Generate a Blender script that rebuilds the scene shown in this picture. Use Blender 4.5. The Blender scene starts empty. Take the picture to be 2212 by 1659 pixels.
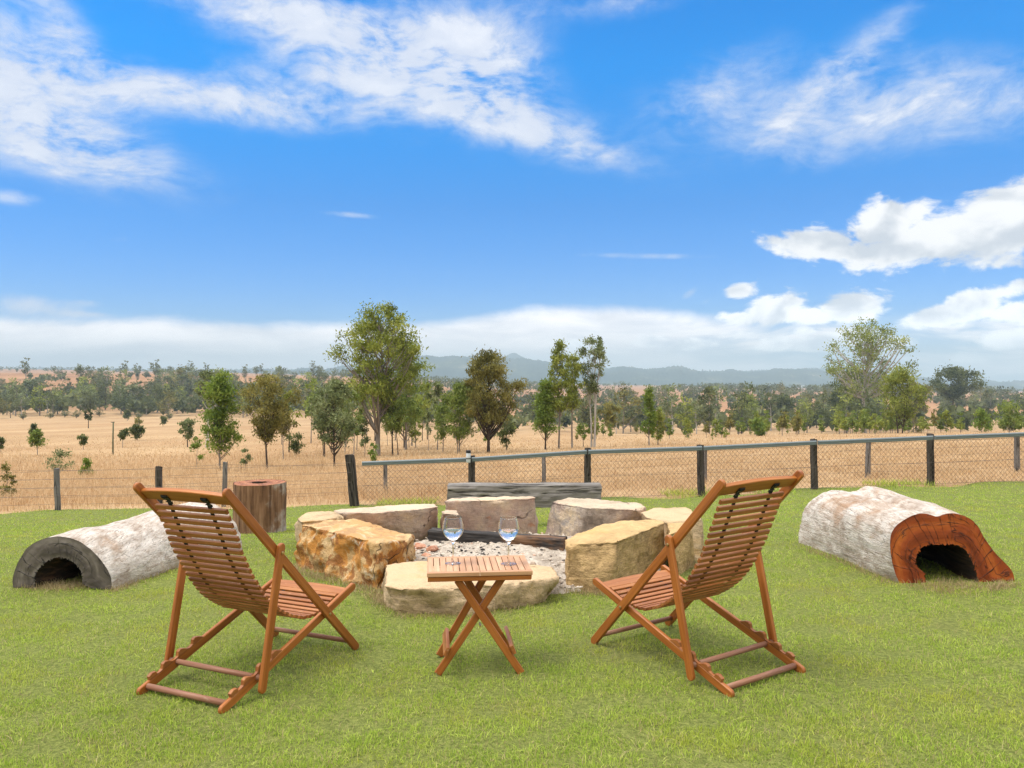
import bpy, bmesh, math, random
import numpy as np
from mathutils import Vector, Matrix, noise as mnoise
from mathutils.geometry import tessellate_polygon

R = math.radians
SC = bpy.context.scene
COL = SC.collection
F = 1791.0          # focal length in units of a 2212-wide picture
CX, HY = 1106.0, 809.6   # vertical axis and horizon row of that picture
HC = 1.47           # camera height over the lawn

# ------------------------------------------------------------------ camera
cam = bpy.data.cameras.new('camera')
camo = bpy.data.objects.new('camera', cam)
COL.objects.link(camo)
camo.location = (0, 0, HC)
camo.rotation_euler = (R(90), 0, 0)
cam.sensor_width = 36
cam.lens = 36 * F / 2212
cam.shift_y = -(829.5 - HY) / 2212
cam.clip_start = 0.05
cam.clip_end = 60000
SC.camera = camo
SC.view_settings.view_transform = 'Standard'
SC.view_settings.look = 'None'
SC.view_settings.gamma = 1
SC.view_settings.exposure = 0.80
SC.cycles.use_denoising = True
SC.cycles.denoiser = 'OPENIMAGEDENOISE'
SC.cycles.denoising_prefilter = 'NONE'
SC.cycles.max_bounces = 8
SC.cycles.transparent_max_bounces = 8
SC.cycles.transmission_bounces = 8
SC.cycles.volume_bounces = 0
SC.cycles.sample_clamp_indirect = 6

SUN_EL, SUN_AZ = R(63), R(-104)     # azimuth measured from +Y towards +X (high sun to the left of the camera)

# ------------------------------------------------------------------ node helpers
class S:
    """socket wrapper so that maths can be written as maths"""
    def __init__(s, nt, sock): s.nt, s.s = nt, sock
    def op(s, o, *b, clamp=False):
        n = s.nt.nodes.new('ShaderNodeMath'); n.operation = o; n.use_clamp = clamp
        for i, v in enumerate((s,) + b):
            if isinstance(v, S): s.nt.links.new(v.s, n.inputs[i])
            else: n.inputs[i].default_value = v
        return S(s.nt, n.outputs[0])
    def __add__(s, b): return s.op('ADD', b)
    __radd__ = __add__
    def __sub__(s, b): return s.op('SUBTRACT', b)
    def __mul__(s, b): return s.op('MULTIPLY', b)
    __rmul__ = __mul__
    def __truediv__(s, b): return s.op('DIVIDE', b)
    def __neg__(s): return s * -1.0
    def rsub(s, a): return (s * -1.0) + a
    def max(s, b): return s.op('MAXIMUM', b)
    def min(s, b): return s.op('MINIMUM', b)
    def pow(s, b): return s.op('POWER', b)
    def clamp(s): return s.op('ADD', 0.0, clamp=True)
    def smooth(s, a, b, lo=0.0, hi=1.0):
        n = s.nt.nodes.new('ShaderNodeMapRange'); n.interpolation_type = 'SMOOTHSTEP'
        s.nt.links.new(s.s, n.inputs[0])
        for i, v in enumerate((a, b, lo, hi)): n.inputs[i + 1].default_value = v
        return S(s.nt, n.outputs[0])

class NT:
    def __init__(s, nt): s.nt = nt; nt.nodes.clear()
    def node(s, t, **kw):
        n = s.nt.nodes.new(t)
        for k, v in kw.items(): setattr(n, k, v)
        return n
    def link(s, a, b): s.nt.links.new(a.s if isinstance(a, S) else a, b)
    def put(s, inp, v):
        if isinstance(v, S): s.nt.links.new(v.s, inp)
        elif v is not None: inp.default_value = v
    def xyz(s, x, y, z):
        n = s.node('ShaderNodeCombineXYZ')
        for i, v in enumerate((x, y, z)): s.put(n.inputs[i], v)
        return S(s.nt, n.outputs[0])
    def sep(s, v):
        n = s.node('ShaderNodeSeparateXYZ'); s.put(n.inputs[0], v)
        return [S(s.nt, o) for o in n.outputs]
    def noise(s, vec, scale=5, detail=4, rough=.5, dist=0.0, color=False):
        n = s.node('ShaderNodeTexNoise'); s.put(n.inputs['Vector'], vec)
        n.inputs['Scale'].default_value = scale; n.inputs['Detail'].default_value = detail
        n.inputs['Roughness'].default_value = rough; n.inputs['Distortion'].default_value = dist
        return S(s.nt, n.outputs['Color' if color else 'Fac'])
    def vmul(s, vec, sc):
        n = s.node('ShaderNodeVectorMath', operation='MULTIPLY'); s.put(n.inputs[0], vec); n.inputs[1].default_value = sc
        return S(s.nt, n.outputs[0])
    def vadd(s, vec, b):
        n = s.node('ShaderNodeVectorMath', operation='ADD'); s.put(n.inputs[0], vec); s.put(n.inputs[1], b)
        return S(s.nt, n.outputs[0])
    def mix(s, fac, a, b):
        n = s.node('ShaderNodeMix', data_type='RGBA'); s.put(n.inputs[0], fac)
        for i, v in ((6, a), (7, b)):
            if isinstance(v, S): s.link(v, n.inputs[i])
            else: n.inputs[i].default_value = (*v, 1) if len(v) == 3 else v
        return S(s.nt, n.outputs[2])
    def ramp(s, fac, stops):
        n = s.node('ShaderNodeValToRGB'); s.put(n.inputs[0], fac)
        e = n.color_ramp.elements
        while len(e) < len(stops): e.new(.5)
        for q, (p, c) in zip(e, stops): q.position = p; q.color = (*c, 1)
        return S(s.nt, n.outputs[0])
    def crack(s, vec, scale, w, detail=3):
        return (s.noise(vec, scale, detail, .5) - .5).op('ABSOLUTE').smooth(w, 0.0)
    def attr(s, name, out='Vector'):
        n = s.node('ShaderNodeAttribute', attribute_name=name)
        return S(s.nt, n.outputs[out])
    def pos(s): return S(s.nt, s.node('ShaderNodeNewGeometry').outputs['Position'])
    def objpos(s): return S(s.nt, s.node('ShaderNodeTexCoord').outputs['Object'])
    def island(s): return S(s.nt, s.node('ShaderNodeNewGeometry').outputs['Random Per Island'])
    def normal(s): return S(s.nt, s.node('ShaderNodeNewGeometry').outputs['Normal'])

def srgb(r, g, b):
    f = lambda c: (c / 255 / 12.92) if c / 255 <= .04045 else ((c / 255 + .055) / 1.055) ** 2.4
    return (f(r), f(g), f(b))

# ------------------------------------------------------------------ world: sky and clouds
def az_el(px, py):
    return math.atan((px - CX) / F), math.atan((HY - py) / math.hypot(F, px - CX))

def build_world():
    w = bpy.data.worlds.new('World'); SC.world = w; w.use_nodes = True
    t = NT(w.node_tree)
    sky = t.node('ShaderNodeTexSky', sky_type='NISHITA'); sky.sun_disc = False
    sky.sun_elevation = SUN_EL; sky.sun_rotation = SUN_AZ
    sky.air_density = 1.0; sky.dust_density = 0.25; sky.ozone_density = 3.0; sky.altitude = 0
    hsv = t.node('ShaderNodeHueSaturation'); hsv.inputs['Saturation'].default_value = 1.42; hsv.inputs['Value'].default_value = 1.0
    hsv.inputs['Hue'].default_value = 0.5
    t.link(sky.outputs[0], hsv.inputs['Color'])
    x, y, z = t.sep(S(t.nt, t.node('ShaderNodeTexCoord').outputs['Generated']))
    az = x.op('ARCTAN2', y); el = z.min(0.9999).max(-0.9999).op('ARCSINE')
    vec = t.xyz(az, el, 0.0)
    # warped streaky coordinates
    wn = t.noise(t.vmul(vec, (1, 1.6, 1)), 5, 3, .5, color=True)
    warp = t.vadd(vec, t.vmul(t.vadd(wn, t.xyz(-.5, -.5, 0.0)), (.10, .07, 0)))
    n_w = t.noise(t.vmul(warp, (1, 2.1, 1)), 8.0, 10, .62)
    n_f = t.noise(t.vmul(warp, (1, 1.7, 1)), 30, 6, .6)
    n_c = t.noise(t.vmul(warp, (1, 1.35, 1)), 17, 8, .56)
    def blobs(lst, mx=False):
        tot = None
        for (px, py, a, b, ang, wt) in lst:
            u0, v0 = az_el(px, py)
            mp = t.node('ShaderNodeMapping', vector_type='TEXTURE'); t.link(vec, mp.inputs[0])
            mp.inputs[1].default_value = (u0, v0, 0); mp.inputs[2].default_value = (0, 0, R(ang)); mp.inputs[3].default_value = (a / F, b / F, 1)
            dt = t.node('ShaderNodeVectorMath', operation='DOT_PRODUCT'); t.link(mp.outputs[0], dt.inputs[0]); t.link(mp.outputs[0], dt.inputs[1])
            pw = t.node('ShaderNodeMath', operation='POWER'); pw.inputs[0].default_value = math.exp(-1); t.link(dt.outputs['Value'], pw.inputs[1])
            g = S(t.nt, pw.outputs[0]) * wt
            tot = g if tot is None else (tot.max(g) if mx else tot + g)
        return tot
    cir = blobs([(50, 150, 190, 105, -38, 1.0), (110, 300, 250, 62, -12, 1.25), (430, 212, 290, 40, -4, 1.15), (690, 190, 210, 60, 0, .8),
                 (850, 115, 300, 95, -20, 1.0), (560, 25, 360, 50, -8, .8), (930, 60, 170, 80, 0, .45), (1060, 110, 130, 90, 20, .75), (1110, 262, 270, 52, -19, 1.15),
                 (140, 60, 150, 36, -42, .6), (1340, 8, 150, 32, 0, .6), (1560, 190, 170, 75, 14, .66), (1820, 150, 170, 38, 36, .85), (1900, 205, 150, 70, 20, .42), (2150, 200, 160, 60, 0, .45),
                 (2030, 240, 290, 80, -4, .56), (1650, 300, 150, 60, -10, .35), (1760, 350, 60, 25, 0, .3)])
    cir2 = blobs([(755, 464, 85, 9, -3, .8), (1390, 553, 160, 9, -2, .85), (1489, 634, 26, 12, 35, .8), (1525, 652, 22, 10, 20, .5), (30, 427, 60, 19, 0, 1.0), (262, 517, 42, 11, 5, .5), (60, 664, 110, 26, -4, 1.2),
                  (190, 655, 40, 8, 0, .6), (200, 680, 50, 6, 0, .6), (50, 500, 60, 10, -10, .3), (1780, 460, 130, 14, 0, .35)])
    cum = blobs([(2010, 520, 175, 58, 8, 1.2), (2190, 470, 150, 78, 24, 1.3), (1765, 528, 125, 40, -4, 1.2), (1915, 490, 90, 60, 20, 1.2), (1880, 545, 110, 34, -14, 1.1), (2190, 562, 130, 30, 0, .85),
                 (1600, 626, 46, 26, 0, 1.05), (1600, 690, 55, 20, 0, 1.1), (1672, 670, 70, 40, 10, 1.2), (1745, 684, 80, 24, 0, 1.1), (1845, 666, 84, 38, 0, 1.2), (2030, 684, 95, 26, 10, 1.2), (2095, 660, 70, 32, 20, 1.2), (2210, 676, 60, 26, 0, 1.0), (2210, 618, 80, 22, 14, .95), (2185, 736, 70, 24, 0, 1.15),
                 (1690, 742, 70, 20, 0, .95), (1775, 738, 62, 24, 5, 1.05), (1740, 716, 34, 20, 0, .9), (1600, 722, 60, 18, 0, .85), (1400, 738, 60, 20, 0, .8), (1250, 742, 50, 20, 0, .75), (1950, 738, 60, 18, 0, .9), (2110, 772, 60, 16, 0, .85), (1500, 745, 70, 18, 0, .8), (1860, 772, 70, 12, 0, .8)], True)
    # unseen clouds added overhead and behind the camera, brightened to soften the fill light
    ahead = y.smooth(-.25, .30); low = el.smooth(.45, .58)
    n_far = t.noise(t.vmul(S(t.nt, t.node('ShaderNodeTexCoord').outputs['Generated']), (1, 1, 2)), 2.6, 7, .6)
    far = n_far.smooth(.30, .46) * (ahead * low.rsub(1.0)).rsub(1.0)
    # densities
    n_x = t.noise(t.vmul(warp, (1, 2.6, 1)), 55, 5, .65)
    d1 = (cir.min(1.35) * ((n_w - .5) * 2.7 + .78) + (n_f - .5) * cir * 1.25 + (n_x - .5) * cir * .55).smooth(.08, 1.24)
    d1 = d1 * .95
    d2 = (cir2 * (n_f * 1.5 + .15)).smooth(.30, 1.30) * .75
    n_b = t.noise(t.vmul(warp, (1, 1.3, 1)), 9.5, 3, .5)
    dc = (cum + (n_c - .5) * 1.2 + (n_f - .5) * .8 + (n_x - .5) * .6).smooth(.43, .80) * cum.smooth(.12, .36)
    # low band of stratus above the horizon
    edge = t.noise(t.xyz(az, 0.0, 0.0), 3.0, 4, .5) * .030 + .047
    edge = edge + (az.smooth(-.12, .06) * az.smooth(.14, .30).rsub(1.0)) * .022
    strip = t.noise(t.vmul(warp, (1, 7, 1)), 6, 6, .55)
    band = (edge - el + (n_w - .5) * .022 + (n_f - .5) * .006).smooth(-.005, .012)
    right = az.smooth(.12, .34)
    band = band * (right * (strip.smooth(.40, .60)).rsub(1.0) * .90).rsub(1.0) * .97
    # colours (times the background strength)
    K = 9.0
    bl = lambda c, m=1.0: tuple(K * m * q for q in c)
    tint = t.ramp(el.smooth(0.0, .5, 0.0, 1.0), [(0, (.25, .40, .74)), (.05, (.235, .415, .73)), (.35, (.19, .53, .75)), (.80, (.0, .86, 1.0)), (1, (.0, .86, 1.0))])
    mm = t.node('ShaderNodeMix', data_type='RGBA', blend_type='MULTIPLY'); mm.inputs[0].default_value = 1
    t.link(hsv.outputs[0], mm.inputs[6]); t.link(tint, mm.inputs[7]); col = S(t.nt, mm.outputs[2])
    sc_ = t.node('ShaderNodeVectorMath', operation='SCALE'); t.link(col, sc_.inputs[0]); sc_.inputs['Scale'].default_value = 1.30; col = S(t.nt, sc_.outputs[0])
    col = t.mix(d1, col, bl((.60, .655, .77), .80))
    col = t.mix((d1 * n_w).smooth(.42, .75) * .8, col, bl((.76, .785, .84), .84))
    col = t.mix(d2, col, bl((.66, .71, .82), .80))
    bshade = (strip * .75 + n_w * .5).smooth(.40, .80)
    bcol = t.mix(bshade, bl((.72, .73, .79), .88), bl((1.0, .95, .94), 1.0))
    bcol = t.mix(el.smooth(.0, .035).rsub(1.0) * .55, bcol, bl((.90, .88, .90), .94))
    col = t.mix(band, col, bcol)
    n_s = t.noise(t.vmul(warp, (1, 1.3, 1)), 12, 4, .5)
    shade = t.noise(t.vadd(t.vmul(warp, (1, 1.3, 1)), t.xyz(-.010, .024, 0.0)), 12, 4, .5)
    lit = ((n_s - shade) * 2.6 + (n_c - .5) * .8 + (n_f - .5) * .35 + (cum.min(1.4) - .8) * -.22).smooth(-.42, .22)
    lowc = el.smooth(.03, .13)
    ccol = t.mix(lit, t.mix(lowc, bl((.60, .65, .73), .92), bl((.54, .585, .65), .80)), t.mix(lowc, bl((.95, .95, .96), 1.06), bl((.90, .905, .915), .78)))
    col = t.mix(dc, col, ccol)
    fcol = t.mix(el.smooth(.10, .85), bl((.50, .49, .48), .80), bl((.84, .82, .79), 1.75))  # added clouds: dimmed low, brightened high, to shape the fill from out of view
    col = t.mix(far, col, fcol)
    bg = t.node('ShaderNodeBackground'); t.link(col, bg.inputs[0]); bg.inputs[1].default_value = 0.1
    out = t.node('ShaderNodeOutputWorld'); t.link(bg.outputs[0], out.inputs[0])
    w.cycles.sampling_method = 'MANUAL'; w.cycles.sample_map_resolution = 512
build_world()

# ------------------------------------------------------------------ sun
sl = bpy.data.lights.new('sun', 'SUN'); sl.energy = 1.7; sl.angle = R(30); sl.color = (1.0, .945, .86)
so = bpy.data.objects.new('sun', sl); COL.objects.link(so)
sd = Vector((math.sin(SUN_AZ) * math.cos(SUN_EL), math.cos(SUN_AZ) * math.cos(SUN_EL), math.sin(SUN_EL)))
so.rotation_euler = sd.to_track_quat('Z', 'Y').to_euler(); so.location = sd * 50

# ------------------------------------------------------------------ terrain as a height function
YS = np.array([13, 15.5, 22, 45, 60, 90, 110, 150, 200, 330, 450, 700, 900, 1200, 2500, 4500, 9000.])
US = np.array([-900, 0, 400, 765, 1100, 1500, 1900, 2212, 3100.])
_l0 = [1107, 1085, 1048, 990, 970, 950, 942, 930, 919, 902, 878, 828, 806, 810, 798, 803, 812]
ROWS = np.array([_l0,
    [1104, 1084, 1048, 990, 970, 950, 942, 930, 919, 902, 878, 828, 806, 810, 797, 803, 812],
    [1099, 1083, 1048, 990, 970, 950, 942, 930, 918, 905, 880, 832, 808, 813, 803, 806, 812],
    [1092.5, 1073, 1040, 985, 966, 948, 940, 934, 926, 906, 884, 845, 822, 815, 812, 818, 818],
    [1085, 1055, 1020, 975, 960, 946, 938, 944, 940, 922, 898, 868, 856, 842, 830, 828, 826],
    [1070, 1040, 1008, 965, 953, 941, 937, 950, 945, 925, 900, 868, 858, 846, 836, 832, 828],
    [1050, 1030, 995, 955, 944, 936, 938, 952, 945, 922, 895, 866, 858, 848, 842, 840, 834],
    [1041, 1018, 985, 948, 939, 931, 935, 950, 945, 922, 895, 868, 860, 850, 846, 845, 838],
    [1020, 1000, 970, 938, 930, 925, 930, 945, 940, 920, 895, 868, 860, 850, 846, 845, 838]])
TILT = 0.0114
def _sm(t): t = np.clip(t, 0, 1); return t * t * (3 - 2 * t)
LYS = np.log(YS)
def far_row(u, Y):
    u = np.clip(u, US[0], US[-1]); ly = np.log(np.clip(Y, YS[0], YS[-1]))
    i = np.clip(np.searchsorted(US, u) - 1, 0, len(US) - 2); j = np.clip(np.searchsorted(LYS, ly) - 1, 0, len(YS) - 2)
    a = (u - US[i]) / (US[i + 1] - US[i]); a = a * .5 + _sm(a) * .5
    b = (ly - LYS[j]) / (LYS[j + 1] - LYS[j])
    return (ROWS[i, j] * (1 - a) + ROWS[i + 1, j] * a) * (1 - b) + (ROWS[i, j + 1] * (1 - a) + ROWS[i + 1, j + 1] * a) * b
def ground_z(X, Y):
    X = np.asarray(X, float); Y = np.asarray(Y, float)
    Yc = np.maximum(Y, 6.5)
    u = CX + F * X / Yc
    zf = HC - (far_row(u, np.maximum(Yc, 13)) - HY) * np.maximum(Yc, 13) / F
    z0 = TILT * np.clip(X, -25, 25)
    s = _sm((Y - 6.5) / 6.5)
    return z0 * (1 - s) + zf * s
def gz(x, y): return float(ground_z(x, y))
def gp(px, py, lift=0.0):
    """where the ray through a picture point first meets the ground"""
    m = (px - CX) / F; k = (py - HY) / F
    ys = np.geomspace(2, 8800, 1500)
    d = HC - k * ys - ground_z(m * ys, ys) - lift
    i = int(np.argmax(d < 0))
    if d[i] >= 0: i = len(ys) - 1
    a, b = ys[max(i - 1, 0)], ys[i]
    for _ in range(40):
        c = (a + b) / 2
        if HC - k * c - gz(m * c, c) - lift < 0: b = c
        else: a = c
    return Vector((m * a, a, gz(m * a, a)))
def pz(px, py, z):
    """point of the picture ray at height z"""
    Y = (HC - z) * F / (py - HY); return Vector(((px - CX) / F * Y, Y, z))
def py_(px, py, Y): return Vector(((px - CX) / F * Y, Y, HC - (py - HY) / F * Y))

# ------------------------------------------------------------------ mesh helpers
def new_obj(name, mesh, parent=None, mats=()):
    o = bpy.data.objects.new(name, mesh); COL.objects.link(o)
    for m in mats:
        if m.name not in [q.name for q in mesh.materials if q]: mesh.materials.append(m)
    if parent: o.parent = parent
    return o
def tag(o, label=None, cat=None, group=None, kind=None):
    for k, v in (('label', label), ('category', cat), ('group', group), ('kind', kind)):
        if v: o[k] = v
    return o
def thing(name, label, cat, loc=(0, 0, 0), rz=0.0, group=None):
    o = bpy.data.objects.new(name, None); COL.objects.link(o); o.empty_display_size = .2
    o.location = loc; o.rotation_euler = (0, 0, rz)
    return tag(o, label, cat, group)

class MB:
    """collects shapes, then links them as one mesh object; 'grain' runs along each piece"""
    def __init__(s): s.v, s.f, s.g, s.sm = [], [], [], []
    def add(s, vs, fs, gs=None, smooth=False):
        b = len(s.v); s.v += [tuple(q) for q in vs]; s.f += [tuple(b + i for i in f) for f in fs]
        s.g += [tuple(q) for q in (gs if gs is not None else vs)]; s.sm += [smooth] * len(fs)
    def prism(s, poly, O, ex, ey, ez, t, c=0.002, seed=None):
        """polygon in the plane (ex, ey) at O, thickness t along ez, edges chamfered by c; grain along ex"""
        O, ex, ey, ez = map(Vector, (O, ex, ey, ez)); n = len(poly)
        area = sum(poly[i][0] * poly[(i + 1) % n][1] - poly[(i + 1) % n][0] * poly[i][1] for i in range(n))
        if area < 0: poly = poly[::-1]
        if ex.cross(ey).dot(ez) < 0: poly = poly[::-1]
        ins = []
        sg = 1 if ex.cross(ey).dot(ez) > 0 else -1
        for i in range(n):
            p0, p1, p2 = (Vector(poly[(i + k) % n]) for k in (-1, 0, 1))
            a = (p1 - p0).normalized(); b = (p2 - p1).normalized()
            na, nb = Vector((-a.y, a.x)) * sg, Vector((-b.y, b.x)) * sg
            m = (na + nb); m = m.normalized() if m.length > 1e-6 else na
            k = max(.35, m.dot(na)); ins.append(p1 + m * (c / k))
        rings = [(ins, -t / 2), ([Vector(p) for p in poly], -t / 2 + c), ([Vector(p) for p in poly], t / 2 - c), (ins, t / 2)]
        vs, gs = [], []
        off = random.random() * 30
        for pl, h in rings:
            for p in pl:
                vs.append(O + ex * p[0] + ey * p[1] + ez * h); gs.append((p[0] + off, p[1] + off * .7, h + off * .3))
        fs = [tuple(range(n))[::-1], tuple(3 * n + i for i in range(n))]
        for k in range(3):
            for i in range(n):
                j = (i + 1) % n; fs.append((k * n + i, k * n + j, (k + 1) * n + j, (k + 1) * n + i))
        s.add(vs, fs, gs)
    def bar(s, p0, p1, h, t, side, c=0.002, round0=False, round1=False):
        """a straight bar; h is its size in the plane across 'side', t its thickness along 'side'"""
        p0, p1, ez = Vector(p0), Vector(p1), Vector(side).normalized()
        ex = (p1 - p0); L = ex.length; ex.normalize(); ez = (ez - ex * ez.dot(ex)).normalized(); ey = ez.cross(ex)
        pl = []
        def end(x, sgn, rd):
            if rd: return [(x + sgn * h / 2 * math.cos(a) - sgn * h / 2 * 0, h / 2 * math.sin(a) * sgn) for a in np.linspace(-math.pi / 2, math.pi / 2, 9)]
            return [(x, -h / 2 * sgn), (x, h / 2 * sgn)]
        pl += end(L, 1, round1); pl += end(0, -1, round0)
        s.prism(pl, p0, ex, ey, ez, t, c)
    def tube(s, pts, rad, n=8, cap=True, smooth=True):
        pts = [Vector(p) for p in pts]; m = len(pts)
        rad = [rad] * m if isinstance(rad, (int, float)) else rad
        vs, gs = [], []; off = random.random() * 20; L = 0
        ref = Vector((0, 0, 1)) if abs((pts[-1] - pts[0]).normalized().z) < .9 else Vector((1, 0, 0))
        for i, p in enumerate(pts):
            d = (pts[min(i + 1, m - 1)] - pts[max(i - 1, 0)]).normalized()
            a = d.cross(ref).normalized(); b = d.cross(a)
            if i: L += (p - pts[i - 1]).length
            for k in range(n):
                th = 2 * math.pi * k / n
                vs.append(p + (a * math.cos(th) + b * math.sin(th)) * rad[i]); gs.append((L + off, math.cos(th) * rad[i] + off, math.sin(th) * rad[i]))
        fs = [(i * n + k, i * n + (k + 1) % n, (i + 1) * n + (k + 1) % n, (i + 1) * n + k) for i in range(m - 1) for k in range(n)]
        fs = [f[::-1] for f in fs]
        if cap: fs += [tuple(range(n)), tuple((m - 1) * n + k for k in range(n))[::-1]]
        s.add(vs, fs, gs, smooth)
    def lathe(s, prof, O=(0, 0, 0), n=32, smooth=True):
        O = Vector(O); m = len(prof)
        vs = [O + Vector((r * math.cos(2 * math.pi * k / n), r * math.sin(2 * math.pi * k / n), z)) for r, z in prof for k in range(n)]
        fs = [(i * n + k, i * n + (k + 1) % n, (i + 1) * n + (k + 1) % n, (i + 1) * n + k) for i in range(m - 1) for k in range(n)]
        fs += [tuple(range(n))[::-1], tuple((m - 1) * n + k for k in range(n))]
        s.add(vs, fs, None, smooth)
    def box(s, lo, hi):
        (a, b, c), (d, e, f) = lo, hi
        s.add([(a, b, c), (d, b, c), (d, e, c), (a, e, c), (a, b, f), (d, b, f), (d, e, f), (a, e, f)],
              [(0, 3, 2, 1), (4, 5, 6, 7), (0, 1, 5, 4), (1, 2, 6, 5), (2, 3, 7, 6), (3, 0, 4, 7)])
    def build(s, name, mat, parent=None):
        me = bpy.data.meshes.new(name); me.from_pydata(s.v, [], s.f)
        at = me.attributes.new('grain', 'FLOAT_VECTOR', 'POINT'); at.data.foreach_set('vector', np.array(s.g, 'f').ravel())
        me.polygons.foreach_set('use_smooth', s.sm); me.update()
        return new_obj(name, me, parent, [mat])

def np_mesh(name, V, Fa, mat, parent=None, attrs=None, smooth=False, link=True):
    """mesh from numpy arrays; Fa is a list of (n, k) index arrays"""
    me = bpy.data.meshes.new(name)
    me.vertices.add(len(V)); me.vertices.foreach_set('co', np.asarray(V, 'f').ravel())
    loops = np.concatenate([f.ravel() for f in Fa]).astype('i')
    tot = np.concatenate([np.full(len(f), f.shape[1], 'i') for f in Fa]); st = np.concatenate([[0], np.cumsum(tot)[:-1]]).astype('i')
    me.loops.add(len(loops)); me.loops.foreach_set('vertex_index', loops)
    me.polygons.add(len(tot)); me.polygons.foreach_set('loop_start', st); me.polygons.foreach_set('loop_total', tot)
    if smooth: me.polygons.foreach_set('use_smooth', np.ones(len(tot), bool))
    for k, a in (attrs or {}).items():
        if a.ndim == 1: me.attributes.new(k, 'FLOAT', 'POINT').data.foreach_set('value', a.astype('f'))
        else: me.attributes.new(k, 'FLOAT_VECTOR', 'POINT').data.foreach_set('vector', a.astype('f').ravel())
    me.update(calc_edges=True); me.validate()
    for m in (mat if isinstance(mat, (list, tuple)) else [mat]): me.materials.append(m)
    return new_obj(name, me, parent) if link else me

# ------------------------------------------------------------------ materials
def material(name, fn, disp=None):
    m = bpy.data.materials.new(name); m.use_nodes = True; t = NT(m.node_tree)
    out = t.node('ShaderNodeOutputMaterial'); b = t.node('ShaderNodeBsdfPrincipled')
    t.link(b.outputs[0], out.inputs[0]); b.inputs['Specular IOR Level'].default_value = .3
    fn(t, b, out); return m
def bump(t, b, h, strength=.5, dist=.01):
    n = t.node('ShaderNodeBump'); n.inputs['Strength'].default_value = strength; n.inputs['Distance'].default_value = dist
    t.put(n.inputs['Height'], h); t.link(n.outputs[0], b.inputs['Normal'])

def wood_mat(name, c0, c1, c2, rough=.42, scale=1.0, spec=.4, wear=None, split=None):
    def fn(t, b, o):
        g = t.attr('grain'); isl = t.island()
        a = t.noise(t.vmul(g, (3 * scale, 60 * scale, 60 * scale)), 1, 5, .6, .4)
        a2 = t.noise(t.vmul(g, (1.2, 9, 9)), 1, 3, .5)
        col = t.ramp(a * .62 + a2 * .38 + (isl - .5) * .13, [(.30, c0), (.5, c1), (.70, c2)])
        if wear:
            w = t.noise(t.vmul(g, (14, 40, 40)), 1, 4, .6).smooth(.60, .74)
            col = t.mix(w * .55, col, wear)
        h = a
        if split:
            ck = t.crack(t.vmul(g, (1.1, 17, 17)), 1, split, 5) * a2.smooth(.35, .55)
            col = t.mix(ck * .85, col, tuple(v * .25 for v in c0)); h = a - ck * 2.5
        t.link(col, b.inputs['Base Color']); b.inputs['Roughness'].default_value = rough; b.inputs['Specular IOR Level'].default_value = spec
        bump(t, b, h, .8 if split else .25, .008 if split else .002)
    return material(name, fn)
M = {}
M['oiled'] = wood_mat('oiled_hardwood', (.165, .046, .009), (.315, .098, .017), (.465, .170, .038), .42)
M['slat'] = wood_mat('weathered_slat_wood', (.16, .050, .012), (.305, .105, .026), (.43, .18, .054), .45, wear=(.55, .35, .19))
M['rod'] = wood_mat('worn_rod_wood', (.14, .055, .030), (.24, .105, .058), (.36, .20, .13), .55, wear=(.45, .33, .25))
M['tabletop'] = wood_mat('sun_faded_table_wood', (.37, .185, .090), (.52, .29, .155), (.64, .40, .24), .50)
M['greywood'] = wood_mat('silver_grey_timber', (.070, .062, .056), (.21, .195, .18), (.36, .335, .305), .85, .6, .1, split=.035)
M['darkpost'] = wood_mat('dark_weathered_post', (.022, .018, .015), (.062, .052, .044), (.14, .12, .105), .9, .5, .1, split=.03)
M['greypost'] = wood_mat('grey_weathered_post', (.075, .068, .062), (.17, .16, .15), (.29, .27, .25), .9, .5, .1, split=.03)
def plain(name, c, rough=.6, metal=0.0, var=.25, sc=20):
    def fn(t, b, o):
        n = t.noise(t.objpos(), sc, 4, .6)
        t.link(t.mix(n, tuple(q * (1 - var) for q in c), tuple(min(1, q * (1 + var)) for q in c)), b.inputs['Base Color'])
        b.inputs['Roughness'].default_value = rough; b.inputs['Metallic'].default_value = metal
    return material(name, fn)
M['strap'] = plain('black_webbing', (.012, .012, .013), .8)
M['buckle'] = plain('dark_buckle_metal', (.06, .055, .05), .35, .8)
M['brass'] = plain('brass_bolt', (.50, .36, .16), .35, .9)
M['steel'] = plain('galvanised_rail_steel', (.17, .20, .215), .5, .15, .15, 6)
M['wire'] = plain('rusty_grey_wire', (.12, .10, .085), .6, .4)
M['whiteplastic'] = plain('white_tube', (.55, .56, .58), .4)
M['blackcap'] = plain('black_cap', (.015, .015, .016), .5)
M['pale'] = plain('pale_sheet_metal', (.55, .56, .56), .5)
M['polegreen'] = plain('green_grey_pole', (.085, .105, .055), .8)

def glass_fn(t, b, o):
    b.inputs['Base Color'].default_value = (1, 1, 1, 1); b.inputs['Roughness'].default_value = 0.0
    b.inputs['Transmission Weight'].default_value = 1.0; b.inputs['IOR'].default_value = 1.48; b.inputs['Specular IOR Level'].default_value = .5
M['glass'] = material('clear_glass', glass_fn)
def water_fn(t, b, o):
    glass_fn(t, b, o); b.inputs['IOR'].default_value = 1.33
M['water'] = material('drinking_water', water_fn)

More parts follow.
